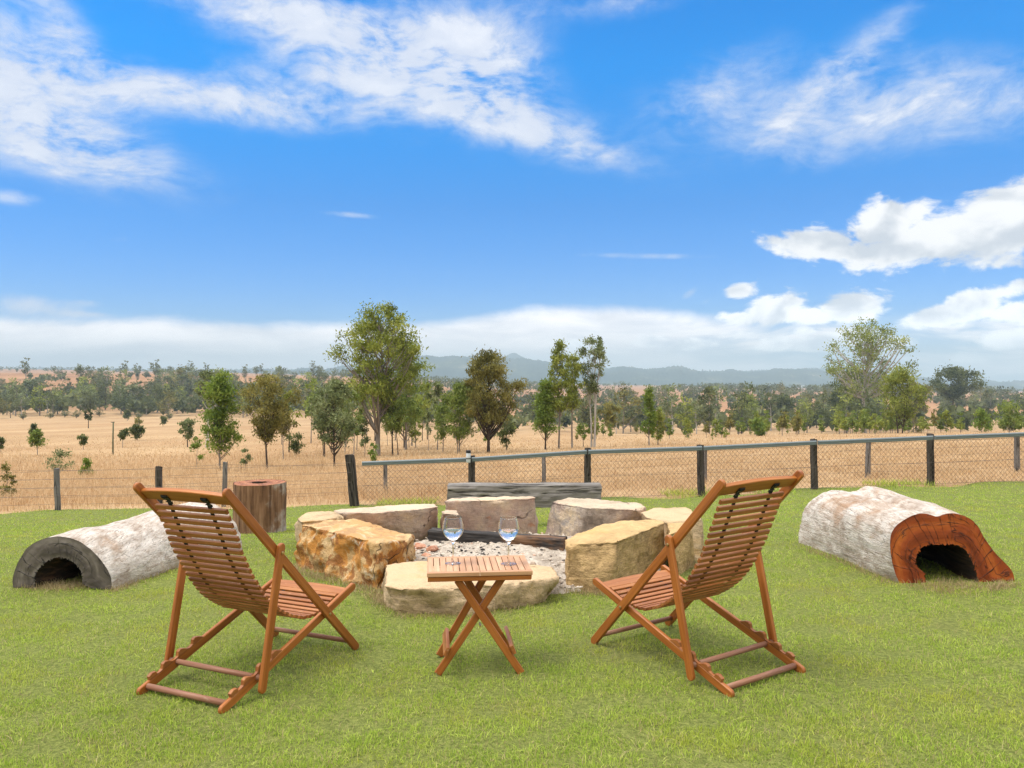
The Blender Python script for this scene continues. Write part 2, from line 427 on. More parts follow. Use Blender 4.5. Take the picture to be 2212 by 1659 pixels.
def lawn_soil(t, b, o):
    p = t.pos(); n = t.noise(p, 45, 6, .65); m = t.noise(p, 1.3, 4, .55); q = t.noise(p, 160, 2, .5)
    c = t.ramp(n * .6 + q * .4, [(.30, (.06, .075, .022)), (.46, (.16, .19, .045)), (.60, (.28, .31, .08)), (.74, (.38, .36, .16))])
    c = t.mix(m.smooth(.52, .72) * .35, c, (.20, .185, .07))
    t.link(c, b.inputs['Base Color']); b.inputs['Roughness'].default_value = .9; b.inputs['Specular IOR Level'].default_value = .1
    bump(t, b, n + q * .5, .9, .03)
M['lawn'] = material('lawn_turf', lawn_soil)

def blade_mat(name, stops, patch, tr=.35, psc=1.3, dry=(.33, .29, .13), dryamt=.12):
    def fn(t, b, o):
        r = t.island(); p = t.pos(); r = (r * .8 + t.noise(t.vmul(p, (1, 1, 0)), psc * 2.1, 5, .6) * .9 - .35).clamp()
        big = t.noise(t.vmul(p, (1, 1, 0)), psc, 4, .55)
        c = t.ramp(r, stops)
        c = t.mix(big.smooth(.46, .66) * .5, c, patch)
        big2 = t.noise(t.vmul(p, (1, 1, 0)), psc * 3.3, 3, .5)
        r2 = (r * 7.31).op('FRACT')
        c = t.mix((r2 + (big2 - .5) * .7).smooth(1 - dryamt, 1.0 - dryamt + .06), c, dry)
        t.link(c, b.inputs['Base Color']); b.inputs['Roughness'].default_value = .65; b.inputs['Specular IOR Level'].default_value = .12
        tn = t.node('ShaderNodeBsdfTranslucent'); t.link(c, tn.inputs[0])
        mx = t.node('ShaderNodeMixShader'); mx.inputs[0].default_value = tr
        t.link(b.outputs[0], mx.inputs[1]); t.link(tn.outputs[0], mx.inputs[2]); t.link(mx.outputs[0], o.inputs[0])
    return material(name, fn)
M['blade'] = blade_mat('lawn_blades', [(0, (.175, .285, .032)), (.35, (.320, .445, .054)), (.7, (.460, .575, .084)), (1, (.62, .68, .18))], (.53, .50, .070), dry=(.54, .45, .22), dryamt=.12)
M['straw'] = blade_mat('dry_straw_blades', [(0, (.43, .28, .14)), (.4, (.60, .42, .235)), (.75, (.70, .515, .31)), (1, (.79, .63, .42))], (.57, .40, .215), .3, .5, dry=(.36, .20, .09), dryamt=.15)
M['hay'] = blade_mat('cut_dry_grass', [(0, (.28, .21, .11)), (.5, (.42, .32, .17)), (1, (.55, .44, .26))], (.36, .27, .12), .3)

def field_fn(t, b, o):
    p = t.pos(); x, y, z = t.sep(p)
    n1 = t.noise(t.vmul(p, (.10, .03, 0)), 1, 6, .6); n2 = t.noise(t.vmul(p, (1, .35, 0)), 2.2, 5, .65); n3 = t.noise(t.vmul(p, (.012, .006, 0)), 1, 5, .6)
    n4 = t.noise(t.vmul(p, (.05, .008, 0)), 1, 4, .6)
    c = t.ramp(n2 * .45 + n1 * .55, [(.30, (.25, .152, .078)), (.46, (.35, .228, .122)), (.58, (.43, .295, .165)), (.72, (.52, .38, .225))])
    c = t.mix(n4.smooth(.50, .68) * .5, c, (.34, .20, .10))
    hill = y.smooth(350, 520)
    ch = t.ramp(n3 * .6 + n4 * .4, [(.32, (.18, .105, .06)), (.48, (.31, .165, .085)), (.62, (.40, .225, .115)), (.75, (.47, .30, .16))])
    c = t.mix(hill, c, ch)
    gr = t.noise(t.vmul(p, (.8, .8, 0)), .9, 5, .6).smooth(.60, .72) * y.smooth(13, 19).rsub(1.0)
    c = t.mix(gr * .6, c, (.24, .26, .06))
    t.link(c, b.inputs['Base Color']); b.inputs['Roughness'].default_value = .95; b.inputs['Specular IOR Level'].default_value = .05
    bump(t, b, n2, .8, .12)
M['field'] = material('dry_paddock', field_fn)

def bark_mat(name, c0, c1, c2, sc=1.0):
    def fn(t, b, o):
        g = t.attr('grain')
        n = t.noise(t.vmul(g, (2 * sc, 26 * sc, 26 * sc)), 1, 4, .6); m = t.noise(t.vmul(g, (1.2, 2, 2)), 1, 3, .5)
        t.link(t.ramp(n * .5 + m * .5, [(.32, c0), (.5, c1), (.68, c2)]), b.inputs['Base Color']); b.inputs['Roughness'].default_value = .9
        b.inputs['Specular IOR Level'].default_value = .1
    return material(name, fn)
M['bark_grey'] = bark_mat('grey_gum_bark', (.12, .10, .085), (.24, .21, .18), (.40, .36, .32))
M['bark_pale'] = bark_mat('pale_gum_bark', (.26, .23, .20), (.42, .39, .35), (.58, .55, .51))
M['bark_dark'] = bark_mat('dark_rough_bark', (.030, .022, .018), (.065, .050, .040), (.12, .095, .08))
def leaf_mat(name, c0, c1, c2, tr=.32):
    def fn(t, b, o):
        a = t.attr('tint', 'Fac')
        c = t.ramp(a, [(.1, c0), (.5, c1), (.9, c2)])
        t.link(c, b.inputs['Base Color']); b.inputs['Roughness'].default_value = .55; b.inputs['Specular IOR Level'].default_value = .25
        tn = t.node('ShaderNodeBsdfTranslucent'); t.link(c, tn.inputs[0])
        mx = t.node('ShaderNodeMixShader'); mx.inputs[0].default_value = tr + .10
        t.link(b.outputs[0], mx.inputs[1]); t.link(tn.outputs[0], mx.inputs[2]); t.link(mx.outputs[0], o.inputs[0])
    return material(name, fn)
M['lf_olive'] = leaf_mat('olive_green_leaves', (.095, .120, .016), (.235, .280, .042), (.38, .41, .085))
M['lf_bright'] = leaf_mat('bright_green_leaves', (.080, .130, .018), (.175, .255, .036), (.29, .36, .070))
M['lf_brown'] = leaf_mat('brownish_olive_leaves', (.092, .090, .020), (.205, .190, .046), (.34, .305, .085))
M['lf_grey'] = leaf_mat('grey_green_leaves', (.085, .110, .038), (.180, .220, .085), (.31, .35, .16))
M['lf_dark'] = leaf_mat('dark_green_leaves', (.040, .056, .016), (.105, .130, .036), (.19, .215, .070))
M['lf_mid'] = leaf_mat('mid_green_leaves', (.090, .135, .025), (.20, .265, .052), (.33, .385, .10))
M['lf_wood'] = leaf_mat('bush_green_leaves', (.052, .064, .020), (.118, .136, .042), (.20, .215, .075))

# ------------------------------------------------------------------ ground sheets
def grid_mesh(name, X, Y, Z, mat, smooth=True):
    n, m = X.shape
    V = np.stack([X, Y, Z], -1).reshape(-1, 3); I = np.arange(n * m).reshape(n, m)
    Q = np.stack([I[:-1, :-1], I[1:, :-1], I[1:, 1:], I[:-1, 1:]], -1).reshape(-1, 4)
    return np_mesh(name, V, [Q[:, ::-1]], mat, smooth=smooth)
ix, iy = np.meshgrid(np.linspace(-16, 16, 161), np.linspace(-5, 13.4, 93), indexing='ij')
def lawn_edge(X): return 13.0 + .25 * np.sin(X * 1.7) + .15 * np.sin(X * 4.3 + 1)
iz = ground_z(ix, iy)
tag(grid_mesh('lawn', ix, np.minimum(iy, lawn_edge(ix)), ground_z(ix, np.minimum(iy, lawn_edge(ix))), M['lawn']), kind='structure')
us = np.concatenate([np.linspace(-900, -50, 30), np.linspace(0, 2212, 150), np.linspace(2250, 3100, 30)])
ys = np.concatenate([np.linspace(-8, 12, 12), np.geomspace(13, 9000, 150)])
gu, gy = np.meshgrid(us, ys, indexing='ij')
gx = np.where(gy >= 13, (gu - CX) / F * gy, (gu - CX) / F * 13 * 2.2 * (1 + 0 * gy))
gx = np.where(gy >= 13, gx, (gu - CX) / F * (13 + (13 - gy) * 1.2))
gzv = ground_z(gx, gy) - np.where(gy < 12.9, .06, np.where(gy < 13.6, .012, 0.0))
rng = np.random.default_rng(3)
tag(grid_mesh('field', gx, gy, gzv, M['field']), kind='structure')

# ------------------------------------------------------------------ far hills
def hills_fn(t, b, o):
    p = t.pos(); n = t.noise(t.vmul(p, (.004, .0022, .004)), 1, 7, .65); m = t.noise(t.vmul(p, (.02, .01, .03)), 1, 5, .6)
    c = t.mix((n * .7 + m * .3).smooth(.50, .60), (.012, .026, .016), (.060, .075, .038))
    c = t.mix((n * .55 + m * .45).smooth(.575, .64), c, (.26, .19, .13))
    t.link(c, b.inputs['Base Color']); b.inputs['Roughness'].default_value = 1; b.inputs['Specular IOR Level'].default_value = 0
M['hills'] = material('wooded_hills', hills_fn)
def ridge(name, prof, Y0, Yc, Y1, row0, rough, seed):
    px = np.array([q[0] for q in prof], float); pr = np.array([q[1] for q in prof], float)
    u = np.arange(px[0], px[-1] + 1, 2.2)
    r = np.interp(u, px, pr)
    k = np.exp(-np.linspace(-2, 2, 13) ** 2); r = np.convolve(np.pad(r, 6, 'edge'), k / k.sum(), 'valid')
    g = np.random.default_rng(seed)
    s = np.concatenate([np.linspace(0, 1, 26), np.linspace(1.05, 2, 6)])
    U, T = np.meshgrid(u, s, indexing='ij')
    Y = np.where(T <= 1, Y0 + (Yc - Y0) * T, Yc + (Y1 - Yc) * (T - 1))
    zc = HC - (r - HY) * Yc / F; zb = HC - (row0 - HY) * Y0 / F
    e = np.where(T <= 1, _sm(T) * .5 + T * .5, 1 - _sm(T - 1))
    Z = zb + (zc[:, None] - zb) * e
    bumps = np.zeros_like(Z)
    for i in range(U.shape[0]):
        for j in range(U.shape[1]):
            bumps[i, j] = mnoise.fractal(Vector((U[i, j] * .012, T[i, j] * 2.2, seed)), .9, 2.2, 4)
    Z = Z + bumps * rough * np.minimum(T * 1.3, 1) * (T < 1.6) + g.normal(0, 2.6, Z.shape) * np.minimum(T * 2, 1) * np.where(T > .93, 1.5, 1)
    X = (U - CX) / F * Y
    return tag(grid_mesh(name, X, Y, Z, M['hills'], smooth=False), kind='structure')
ridge('hills', [(-900, 802), (-300, 800), (0, 799), (150, 797), (420, 803), (560, 800), (680, 795), (780, 786), (860, 772), (920, 769), (985, 767), (1040, 771), (1100, 774), (1180, 779),
      (1230, 785), (1280, 791), (1330, 794), (1420, 797), (1500, 797), (1600, 801), (1680, 798), (1760, 797), (1800, 803), (1880, 808), (1960, 814), (2060, 822), (2212, 826), (2500, 826), (3100, 822)],
      3300, 5200, 7400, 850, 26, 2)
ridge('hills', [(1040, 812), (1062, 786), (1080, 776), (1090, 771), (1098, 765), (1104, 761.5), (1112, 761.5), (1118, 765), (1128, 771), (1140, 776), (1160, 786), (1185, 812)], 6000, 7000, 7900, 812, 10, 5)
ridge('hills', [(1500, 826), (1580, 806), (1660, 799), (1700, 797.5), (1745, 796), (1790, 799), (1850, 808), (1930, 820), (1990, 830)], 5600, 6600, 7800, 826, 12, 9)

# ------------------------------------------------------------------ trees
PROF = {
    'oval': lambda t: np.sqrt(np.clip(np.sin(np.pi * np.clip(t, .02, .99) ** .85), 0, 1)),
    'cone': lambda t: np.clip(t / .16, 0, 1) ** .7 * (1.02 - t) ** .75,
    'umbrella': lambda t: np.clip(np.sin(np.pi * np.clip(t, .02, .985) ** 1.7), 0, 1) ** .6,
    'column': lambda t: np.clip(t / .12, 0, 1) ** .6 * np.clip((1.03 - t) / .35, 0, 1) ** .55,
    'vase': lambda t: np.clip(.30 + .9 * t, 0, 1) * np.clip((1.02 - t) / .22, 0, 1) ** .55,
}
def tree_arrays(seed, H, W, base, prof='oval', clumps=40, leaves=60, lsz=.16, rc=.22, tr=.02, stems=1, droop=.3, trunk_top=.85, lean=0.0, fill=.55, limb=True, limb0=.35, lop=.4, sides=6, bare=0.0):
    """a tree of height H and half width W: returns a trunk builder and the leaf arrays"""
    g = np.random.default_rng(seed); rnd = random.Random(seed)
    mb = MB(); P = PROF[prof]
    Vs, Ts = [], []
    stem_pts = []
    for sidx in range(stems):
        th = g.uniform(0, 6.28); sp = 0 if stems == 1 else W * g.uniform(.25, .6)
        top = np.array([lean * H + math.cos(th) * sp, math.sin(th) * sp, H * trunk_top * (1 if sidx == 0 else g.uniform(.75, 1))])
        b0 = np.array([math.cos(th) * W * .10, math.sin(th) * W * .10, -.03 * H]) * (0 if stems == 1 else 1); b0[2] = -.02 * H
        ph = g.uniform(0, 6.28, 4); am = H * .012
        pts = []
        for k in range(9):
            f = k / 8
            p = b0 * (1 - f) + top * f + np.array([math.sin(f * 4 + ph[0]) * am * f * 2, math.sin(f * 5 + ph[1]) * am * f * 2, 0])
            if stems > 1: p[:2] = b0[:2] * (1 - f) + top[:2] * (f ** 1.3) + np.array([math.sin(f * 4 + ph[0]), math.sin(f * 5 + ph[1])]) * am * f
            pts.append(p)
        r0 = tr * H * (1 if stems == 1 else .75)
        mb.tube(pts, [r0 * (1.25 if k == 0 else 1) * (1 - .82 * k / 8) for k in range(9)], sides, cap=False)
        stem_pts.append((np.array(pts), r0))
    ax, ay = g.uniform(0, 6.28, 2)
    for c in range(clumps):
        t = g.uniform(0.03, .99); th = g.uniform(0, 2 * np.pi)
        rr = max(float(P(np.array(t))), .04) * W * .88 * (1 + .22 * math.sin(3 * th + ax + 4 * t) + .14 * math.sin(7 * t + ay + 2 * th))
        rad = rr * (fill + (1 - fill) * math.sqrt(g.uniform()))* (1 - .12 * g.uniform())
        if g.uniform() < .22: rad *= g.uniform(.1, .8)
        ctr = np.array([math.cos(th) * rad + lean * H * t, math.sin(th) * rad, H * (base + (1 - base) * t * .985)])
        cr = rc * W * g.uniform(.55, 1.2)
        sp, r0 = stem_pts[g.integers(len(stem_pts))]
        if limb:
            zt = max(ctr[2] - rad * g.uniform(.7, 1.5) - .02 * H, H * limb0 * base + .04 * H); zt = min(zt, H * trunk_top * .97)
            f = np.clip(zt / (H * trunk_top), .05, .97); k = f * 8; i = int(k); a = sp[i] + (sp[min(i + 1, 8)] - sp[i]) * (k - i)
            mid = a * .5 + ctr * .5 + np.array([ctr[0] - a[0], ctr[1] - a[1], 0]) * .10 + np.array([0, 0, -.06 * H * (1 - t) * .5]) + g.normal(0, .02 * H, 3) * .6
            q = [a * (1 - s) ** 2 + mid * 2 * s * (1 - s) + ctr * s * s for s in (0, .33, .66, 1)]
            rl = r0 * (1 - .8 * f) * lop + .0012 * H
            mb.tube(q, [rl, rl * .72, rl * .48, rl * .22], 4, cap=False)
        if g.uniform() < bare: continue
        n = max(3, int(leaves * g.uniform(.6, 1.35)))
        pos = ctr + g.normal(0, 1, (n, 3)) * cr * np.array([.62, .62, .52])
        L = lsz * g.uniform(.6, 1.35, n)
        d = g.normal(0, 1, (n, 3)); d[:, 2] -= droop * 2.2; d /= np.linalg.norm(d, axis=1)[:, None]
        e = np.cross(d, g.normal(0, 1, (n, 3))); e /= np.linalg.norm(e, axis=1)[:, None] + 1e-9
        wv = e * (L * .20)[:, None]; dv = d * (L * .5)[:, None]
        Vs.append(np.stack([pos - dv, pos + wv, pos + dv, pos - wv], 1))
        ti = np.clip(g.normal(.5, .16) + g.normal(0, .16, n), 0, 1); Ts.append(np.repeat(ti, 4))
    V = np.concatenate(Vs).reshape(-1, 3); T = np.concatenate(Ts)
    return mb, V, T
def leaf_mesh(V, T, mat, name='crown'):
    Q = np.arange(len(V)).reshape(-1, 4)
    return np_mesh(name, V, [Q], mat, attrs={'tint': T}, link=False)
def make_tree(px, py, top, w, label, bark, leaf, seed, name='gum_tree', cat='tree', group=None, Y=None, dx=0, **kw):
    """a tree whose foot is seen at (px, py), its top in row 'top', w wide in the picture"""
    p = gp(px, py) if Y is None else Vector(((px - CX) / F * Y, Y, gz((px - CX) / F * Y, Y)))
    H = (HC - (top - HY) * p.y / F) - p.z; W = w / 2 * p.y / F
    ls = kw.pop('lpx', 5.0) * 1.12 * p.y / F; kw['leaves'] = int(kw.get('leaves', 60) * 1.32)
    if H * F / p.y > 95: kw['base'] = min(.55, kw['base'] + .07)
    mb, V, T = tree_arrays(seed, H, W, lsz=ls, **kw)
    o = thing(name, label, cat, p, random.Random(seed).uniform(0, 6.28), group)
    mb.build('trunk', M[bark], o)
    new_obj('crown', leaf_mesh(V, T, M[leaf]), o)
    return o

G_ = 'trees standing in the dry paddock'
TL = [
 # px, py, top, w, bark, leaf, seed, label, params
 (816, 985, 656, 192, 'bark_grey', 'lf_olive', 1, 'tallest tree, olive crowned gum with grey trunk rising over the fence corner post', dict(base=.26, prof='oval', clumps=135, leaves=95, rc=.155, tr=.017, droop=.45, stems=1, lean=.015, lpx=6.0, trunk_top=.86, fill=.5)),
 (874, 972, 735, 108, 'bark_grey', 'lf_mid', 2, 'shaggy mid green gum tucked against the right flank of the tallest tree', dict(base=.12, prof='column', clumps=70, leaves=80, rc=.26, tr=.010, stems=2, droop=.5, lpx=6.0, fill=.3)),
 (474, 1018, 806, 84, 'bark_grey', 'lf_bright', 3, 'slender bright green tree with feathery crown, left of the round brownish tree', dict(base=.16, prof='column', clumps=62, leaves=85, rc=.33, tr=.011, droop=.2, lpx=6.5, fill=.2)),
 (577, 1018, 812, 138, 'bark_dark', 'lf_brown', 4, 'wide round brownish tree with fine spreading branches, above the upright stump', dict(base=.26, prof='umbrella', clumps=95, leaves=80, rc=.19, tr=.013, droop=.1, lpx=5.0, trunk_top=.72, fill=.4, lop=.55)),
 (722, 1010, 822, 112, 'bark_dark', 'lf_grey', 5, 'grey-green tree with a thin dark trunk just left of the tallest tree', dict(base=.22, prof='oval', clumps=75, leaves=62, rc=.22, tr=.012, droop=.3, lpx=6.0, fill=.4)),
 (702, 988, 868, 74, 'bark_dark', 'lf_grey', 6, 'low many-stemmed grey-green shrub tree with bare V-shaped stems', dict(base=.34, prof='vase', clumps=36, leaves=46, rc=.26, tr=.010, stems=4, droop=.2)),
 (640, 985, 938, 46, 'bark_dark', 'lf_dark', 7, 'small dark leafy sapling bending low beside the round brownish tree', dict(base=.2, prof='umbrella', clumps=16, leaves=45, rc=.34, tr=.012, lean=.12)),
 (448, 966, 800, 52, 'bark_pale', 'lf_grey', 8, 'old pale trunked gum half hidden behind the slender bright green tree', dict(base=.5, prof='oval', clumps=38, leaves=45, rc=.28, tr=.026, droop=.2, lpx=5)),
 (405, 966, 906, 42, 'bark_dark', 'lf_grey', 9, 'small round tree with crooked dark stem in open grass left of the bright green tree', dict(base=.32, prof='umbrella', clumps=26, leaves=45, rc=.27, tr=.020)),
 (425, 1012, 944, 27, 'bark_grey', 'lf_bright', 10, 'thin sparse sapling with pale green tufts left of the slender bright green tree', dict(base=.3, prof='column', clumps=14, leaves=30, rc=.34, tr=.010)),
 (530, 1012, 968, 27, 'bark_grey', 'lf_grey', 11, 'wispy knee-high sapling below the round brownish tree', dict(base=.25, prof='oval', clumps=12, leaves=22, rc=.32, tr=.012)),
 (612, 992, 880, 50, 'bark_grey', 'lf_brown', 12, 'brownish gum behind the right side of the round brownish tree', dict(base=.4, prof='oval', clumps=34, leaves=45, rc=.27, tr=.011)),
 (265, 967, 925, 22, 'bark_grey', 'lf_dark', 13, 'small dark lollipop tree standing right of the green pole', dict(base=.5, prof='umbrella', clumps=14, leaves=40, rc=.42, tr=.020)),
 (296, 951, 919, 34, 'bark_dark', 'lf_dark', 14, 'squat round dark tree in the open paddock, broadest of those by the pole', dict(base=.22, prof='umbrella', clumps=26, leaves=46, rc=.34, tr=.030)),
 (81, 984, 929, 34, 'bark_grey', 'lf_mid', 15, 'small leafy tree on a bare stem near the left end of the paddock', dict(base=.42, prof='oval', clumps=20, leaves=50, rc=.36, tr=.018)),
 (72, 948, 914, 20, 'bark_dark', 'lf_dark', 16, 'dark cone shaped bush just behind a small leafy tree', dict(base=.04, prof='cone', clumps=18, leaves=45, rc=.40, tr=.03)),
 (180, 971, 941, 22, 'bark_grey', 'lf_dark', 17, 'tiny flat-topped tree left of the green pole', dict(base=.48, prof='umbrella', clumps=12, leaves=36, rc=.42, tr=.022)),
 (191, 925, 885, 16, 'bark_dark', 'lf_dark', 18, 'tiny dark tree high on the paddock below the wooded slope', dict(base=.4, prof='oval', clumps=11, leaves=30, rc=.45, tr=.025)),
 (275, 909, 884, 17, 'bark_grey', 'lf_dark', 19, 'tiny pointed tree at the top edge of the paddock', dict(base=.25, prof='cone', clumps=12, leaves=30, rc=.45, tr=.025)),
 (352, 921, 902, 16, 'bark_dark', 'lf_dark', 20, 'tiny round tree alone between paddock top and the crooked small tree', dict(base=.4, prof='oval', clumps=10, leaves=28, rc=.45, tr=.03)),
 (299, 921, 899, 16, 'bark_grey', 'lf_brown', 21, 'tiny thin browned tree above the squat round dark tree', dict(base=.3, prof='oval', clumps=9, leaves=14, rc=.45, tr=.02)),
 (129, 1022, 972, 54, 'bark_grey', 'lf_grey', 22, 'sparse leafy young tree beside the leftmost fence post', dict(base=.12, prof='oval', clumps=24, leaves=24, rc=.30, tr=.012)),
 (187, 1032, 990, 30, 'bark_grey', 'lf_bright', 23, 'bright lime green bush growing in straw behind the wire fence', dict(base=.04, prof='cone', clumps=18, leaves=45, rc=.40, tr=.012)),
 (14, 1082, 1003, 34, 'bark_dark', 'lf_brown', 24, 'scruffy brownish bush at the far left end of the wire fence', dict(base=.06, prof='column', clumps=24, leaves=30, rc=.34, tr=.014)),
 (2, 977, 946, 20, 'bark_grey', 'lf_dark', 25, 'small dark tree cut off by the left picture edge', dict(base=.35, prof='oval', clumps=12, leaves=36, rc=.42, tr=.02)),
 (992, 980, 828, 90, 'bark_grey', 'lf_mid', 26, 'soft mid green tree with several thin stems, left of the dark olive tree', dict(base=.16, prof='oval', clumps=72, leaves=75, rc=.25, tr=.010, stems=3, droop=.5, fill=.3)),
 (957, 976, 870, 44, 'bark_grey', 'lf_mid', 27, 'smaller drooping green tree at the side of the soft mid green tree', dict(base=.2, prof='oval', clumps=30, leaves=55, rc=.33, tr=.011, droop=.5)),
 (1055, 978, 762, 130, 'bark_dark', 'lf_brown', 28, 'dense dark olive and rust tinted tree behind the solitary fence gauge', dict(base=.20, prof='oval', clumps=130, leaves=95, rc=.19, tr=.016, droop=.7, fill=.45, lop=.5)),
 (1094, 972, 900, 48, 'bark_dark', 'lf_dark', 29, 'low dark drooping growth at the foot of the dense dark olive tree', dict(base=.1, prof='umbrella', clumps=22, leaves=45, rc=.32, tr=.014, droop=.6)),
 (1178, 971, 824, 62, 'bark_dark', 'lf_bright', 30, 'bright green cone shaped tree right of the dense dark olive tree', dict(base=.15, prof='cone', clumps=66, leaves=75, rc=.30, tr=.013, droop=.3, fill=.3)),
 (1207, 970, 737, 50, 'bark_grey', 'lf_olive', 31, 'tall narrow grey-olive gum just behind the bright green cone shaped tree', dict(base=.28, prof='column', clumps=64, leaves=60, rc=.34, tr=.010, droop=.6, fill=.2)),
 (1236, 968, 765, 46, 'bark_grey', 'lf_olive', 32, 'tall drooping gum between a narrow grey-olive gum and a pale forked gum', dict(base=.34, prof='column', clumps=52, leaves=58, rc=.34, tr=.010, droop=.7, fill=.2)),
 (1280, 966, 728, 82, 'bark_pale', 'lf_grey', 33, 'tall pale trunked gum with forked white limbs and an open crown', dict(base=.42, prof='vase', clumps=58, leaves=46, rc=.20, tr=.012, droop=.6, stems=3, fill=.5, limb0=.7)),
 (1260, 966, 915, 28, 'bark_dark', 'lf_mid', 34, 'short sapling at the foot of the pale forked gum', dict(base=.3, prof='oval', clumps=13, leaves=34, rc=.38, tr=.016)),
 (1318, 941, 871, 50, 'bark_dark', 'lf_brown', 35, 'round mustard brown tree behind the pale forked gum', dict(base=.3, prof='umbrella', clumps=34, leaves=50, rc=.28, tr=.018)),
 (1402, 962, 833, 40, 'bark_grey', 'lf_bright', 36, 'pointed yellow-green tree standing alone behind the middle of the rail', dict(base=.12, prof='cone', clumps=46, leaves=56, rc=.34, tr=.013, fill=.3)),
 (1421, 961, 880, 30, 'bark_grey', 'lf_olive', 37, 'lower yellow-green tree leaning on the pointed one', dict(base=.15, prof='oval', clumps=22, leaves=45, rc=.40, tr=.014)),
 (1500, 930, 869, 52, 'bark_dark', 'lf_brown', 38, 'round dull brown tree between the pointed yellow-green tree and the saplings', dict(base=.22, prof='oval', clumps=36, leaves=52, rc=.28, tr=.018)),
 (1867, 936, 693, 204, 'bark_pale', 'lf_olive', 139, 'large spreading gum with pale trunk and open golden-olive crown', dict(base=.24, prof='oval', clumps=140, leaves=48, rc=.125, tr=.020, droop=.2, trunk_top=.72, fill=.45, limb0=.95, lop=.7)),
 (1830, 932, 800, 90, 'bark_dark', 'lf_dark', 40, 'dark bushy tree behind the left side of the large spreading gum', dict(base=.15, prof='oval', clumps=60, leaves=70, rc=.24, tr=.016, lean=-.06)),
 (1944, 936, 797, 92, 'bark_dark', 'lf_olive', 41, 'feathery yellowish tree right of the large spreading gum', dict(base=.16, prof='oval', clumps=72, leaves=60, rc=.24, tr=.013, stems=2)),
 (1979, 930, 822, 54, 'bark_dark', 'lf_brown', 42, 'narrow dark brown tree between the feathery tree and the flat-topped tree', dict(base=.28, prof='oval', clumps=34, leaves=50, rc=.28, tr=.015)),
 (2058, 915, 800, 118, 'bark_dark', 'lf_dark', 43, 'flat-topped dark green tree with a forked trunk, near the right end', dict(base=.42, prof='umbrella', clumps=62, leaves=80, rc=.20, tr=.020, droop=.1, trunk_top=.6, lop=.6, limb0=.9)),
 (1639, 942, 906, 28, 'bark_grey', 'lf_bright', 44, 'bright green bush standing out in front of the sapling row', dict(base=.08, prof='oval', clumps=20, leaves=44, rc=.38, tr=.012)),
 (1620, 930, 858, 72, 'bark_dark', 'lf_olive', 45, 'broad olive tree behind the sapling row, left of the large spreading gum', dict(base=.2, prof='oval', clumps=46, leaves=55, rc=.26, tr=.014)),
 (1690, 925, 850, 54, 'bark_dark', 'lf_dark', 46, 'dark broad tree behind the middle of the sapling row', dict(base=.2, prof='umbrella', clumps=36, leaves=52, rc=.27, tr=.016)),
 (764, 990, 842, 50, 'bark_grey', 'lf_mid', 47, 'thin soft green sapling close to the left of the tallest trunk', dict(base=.25, prof='oval', clumps=32, leaves=48, rc=.32, tr=.009)),
 (788, 986, 905, 28, 'bark_grey', 'lf_grey', 48, 'young grey-green sapling at the foot of the tallest tree', dict(base=.25, prof='column', clumps=16, leaves=36, rc=.38, tr=.010)),
 (848, 984, 832, 52, 'bark_dark', 'lf_mid', 49, 'dark stemmed green tree just right of the tallest trunk', dict(base=.26, prof='oval', clumps=34, leaves=52, rc=.32, tr=.012)),
 (860, 983, 875, 40, 'bark_dark', 'lf_olive', 50, 'short olive tree with a leaning stem under the tallest crown', dict(base=.38, prof='umbrella', clumps=22, leaves=44, rc=.34, tr=.012, lean=.05)),
 (898, 968, 880, 44, 'bark_grey', 'lf_olive', 51, 'yellowish young tree in the gap between the tallest tree and the soft mid green tree', dict(base=.22, prof='oval', clumps=24, leaves=44, rc=.34, tr=.011)),
 (806, 1003, 958, 24, 'bark_grey', 'lf_bright', 52, 'lime green seedling in straw beneath the tallest tree', dict(base=.15, prof='oval', clumps=12, leaves=30, rc=.40, tr=.012)),
 (745, 980, 880, 42, 'bark_grey', 'lf_grey', 53, 'slim grey-green tree between the thin dark trunk and the tallest tree', dict(base=.35, prof='column', clumps=24, leaves=42, rc=.34, tr=.011)),
 (2180, 936, 868, 62, 'bark_grey', 'lf_mid', 54, 'olive green bush tree close to the right picture edge', dict(base=.1, prof='oval', clumps=34, leaves=48, rc=.28, tr=.012)),
 (2120, 934, 886, 40, 'bark_grey', 'lf_bright', 55, 'young light green tree between the flat-topped tree and the right edge bush', dict(base=.1, prof='cone', clumps=22, leaves=44, rc=.34, tr=.012)),
 (1722, 940, 896, 26, 'bark_grey', 'lf_brown', 56, 'thin browned sapling in front of the dark broad tree', dict(base=.25, prof='oval', clumps=13, leaves=30, rc=.38, tr=.014)),
]
for (px, py, top, w, bk, lf, sd_, lab, kw) in TL:
    make_tree(px, py, top, w, lab, bk, lf, sd_, group=G_, name='bush' if 'bush' in lab.split(',')[0].split()[:5] else 'gum_tree', **kw)

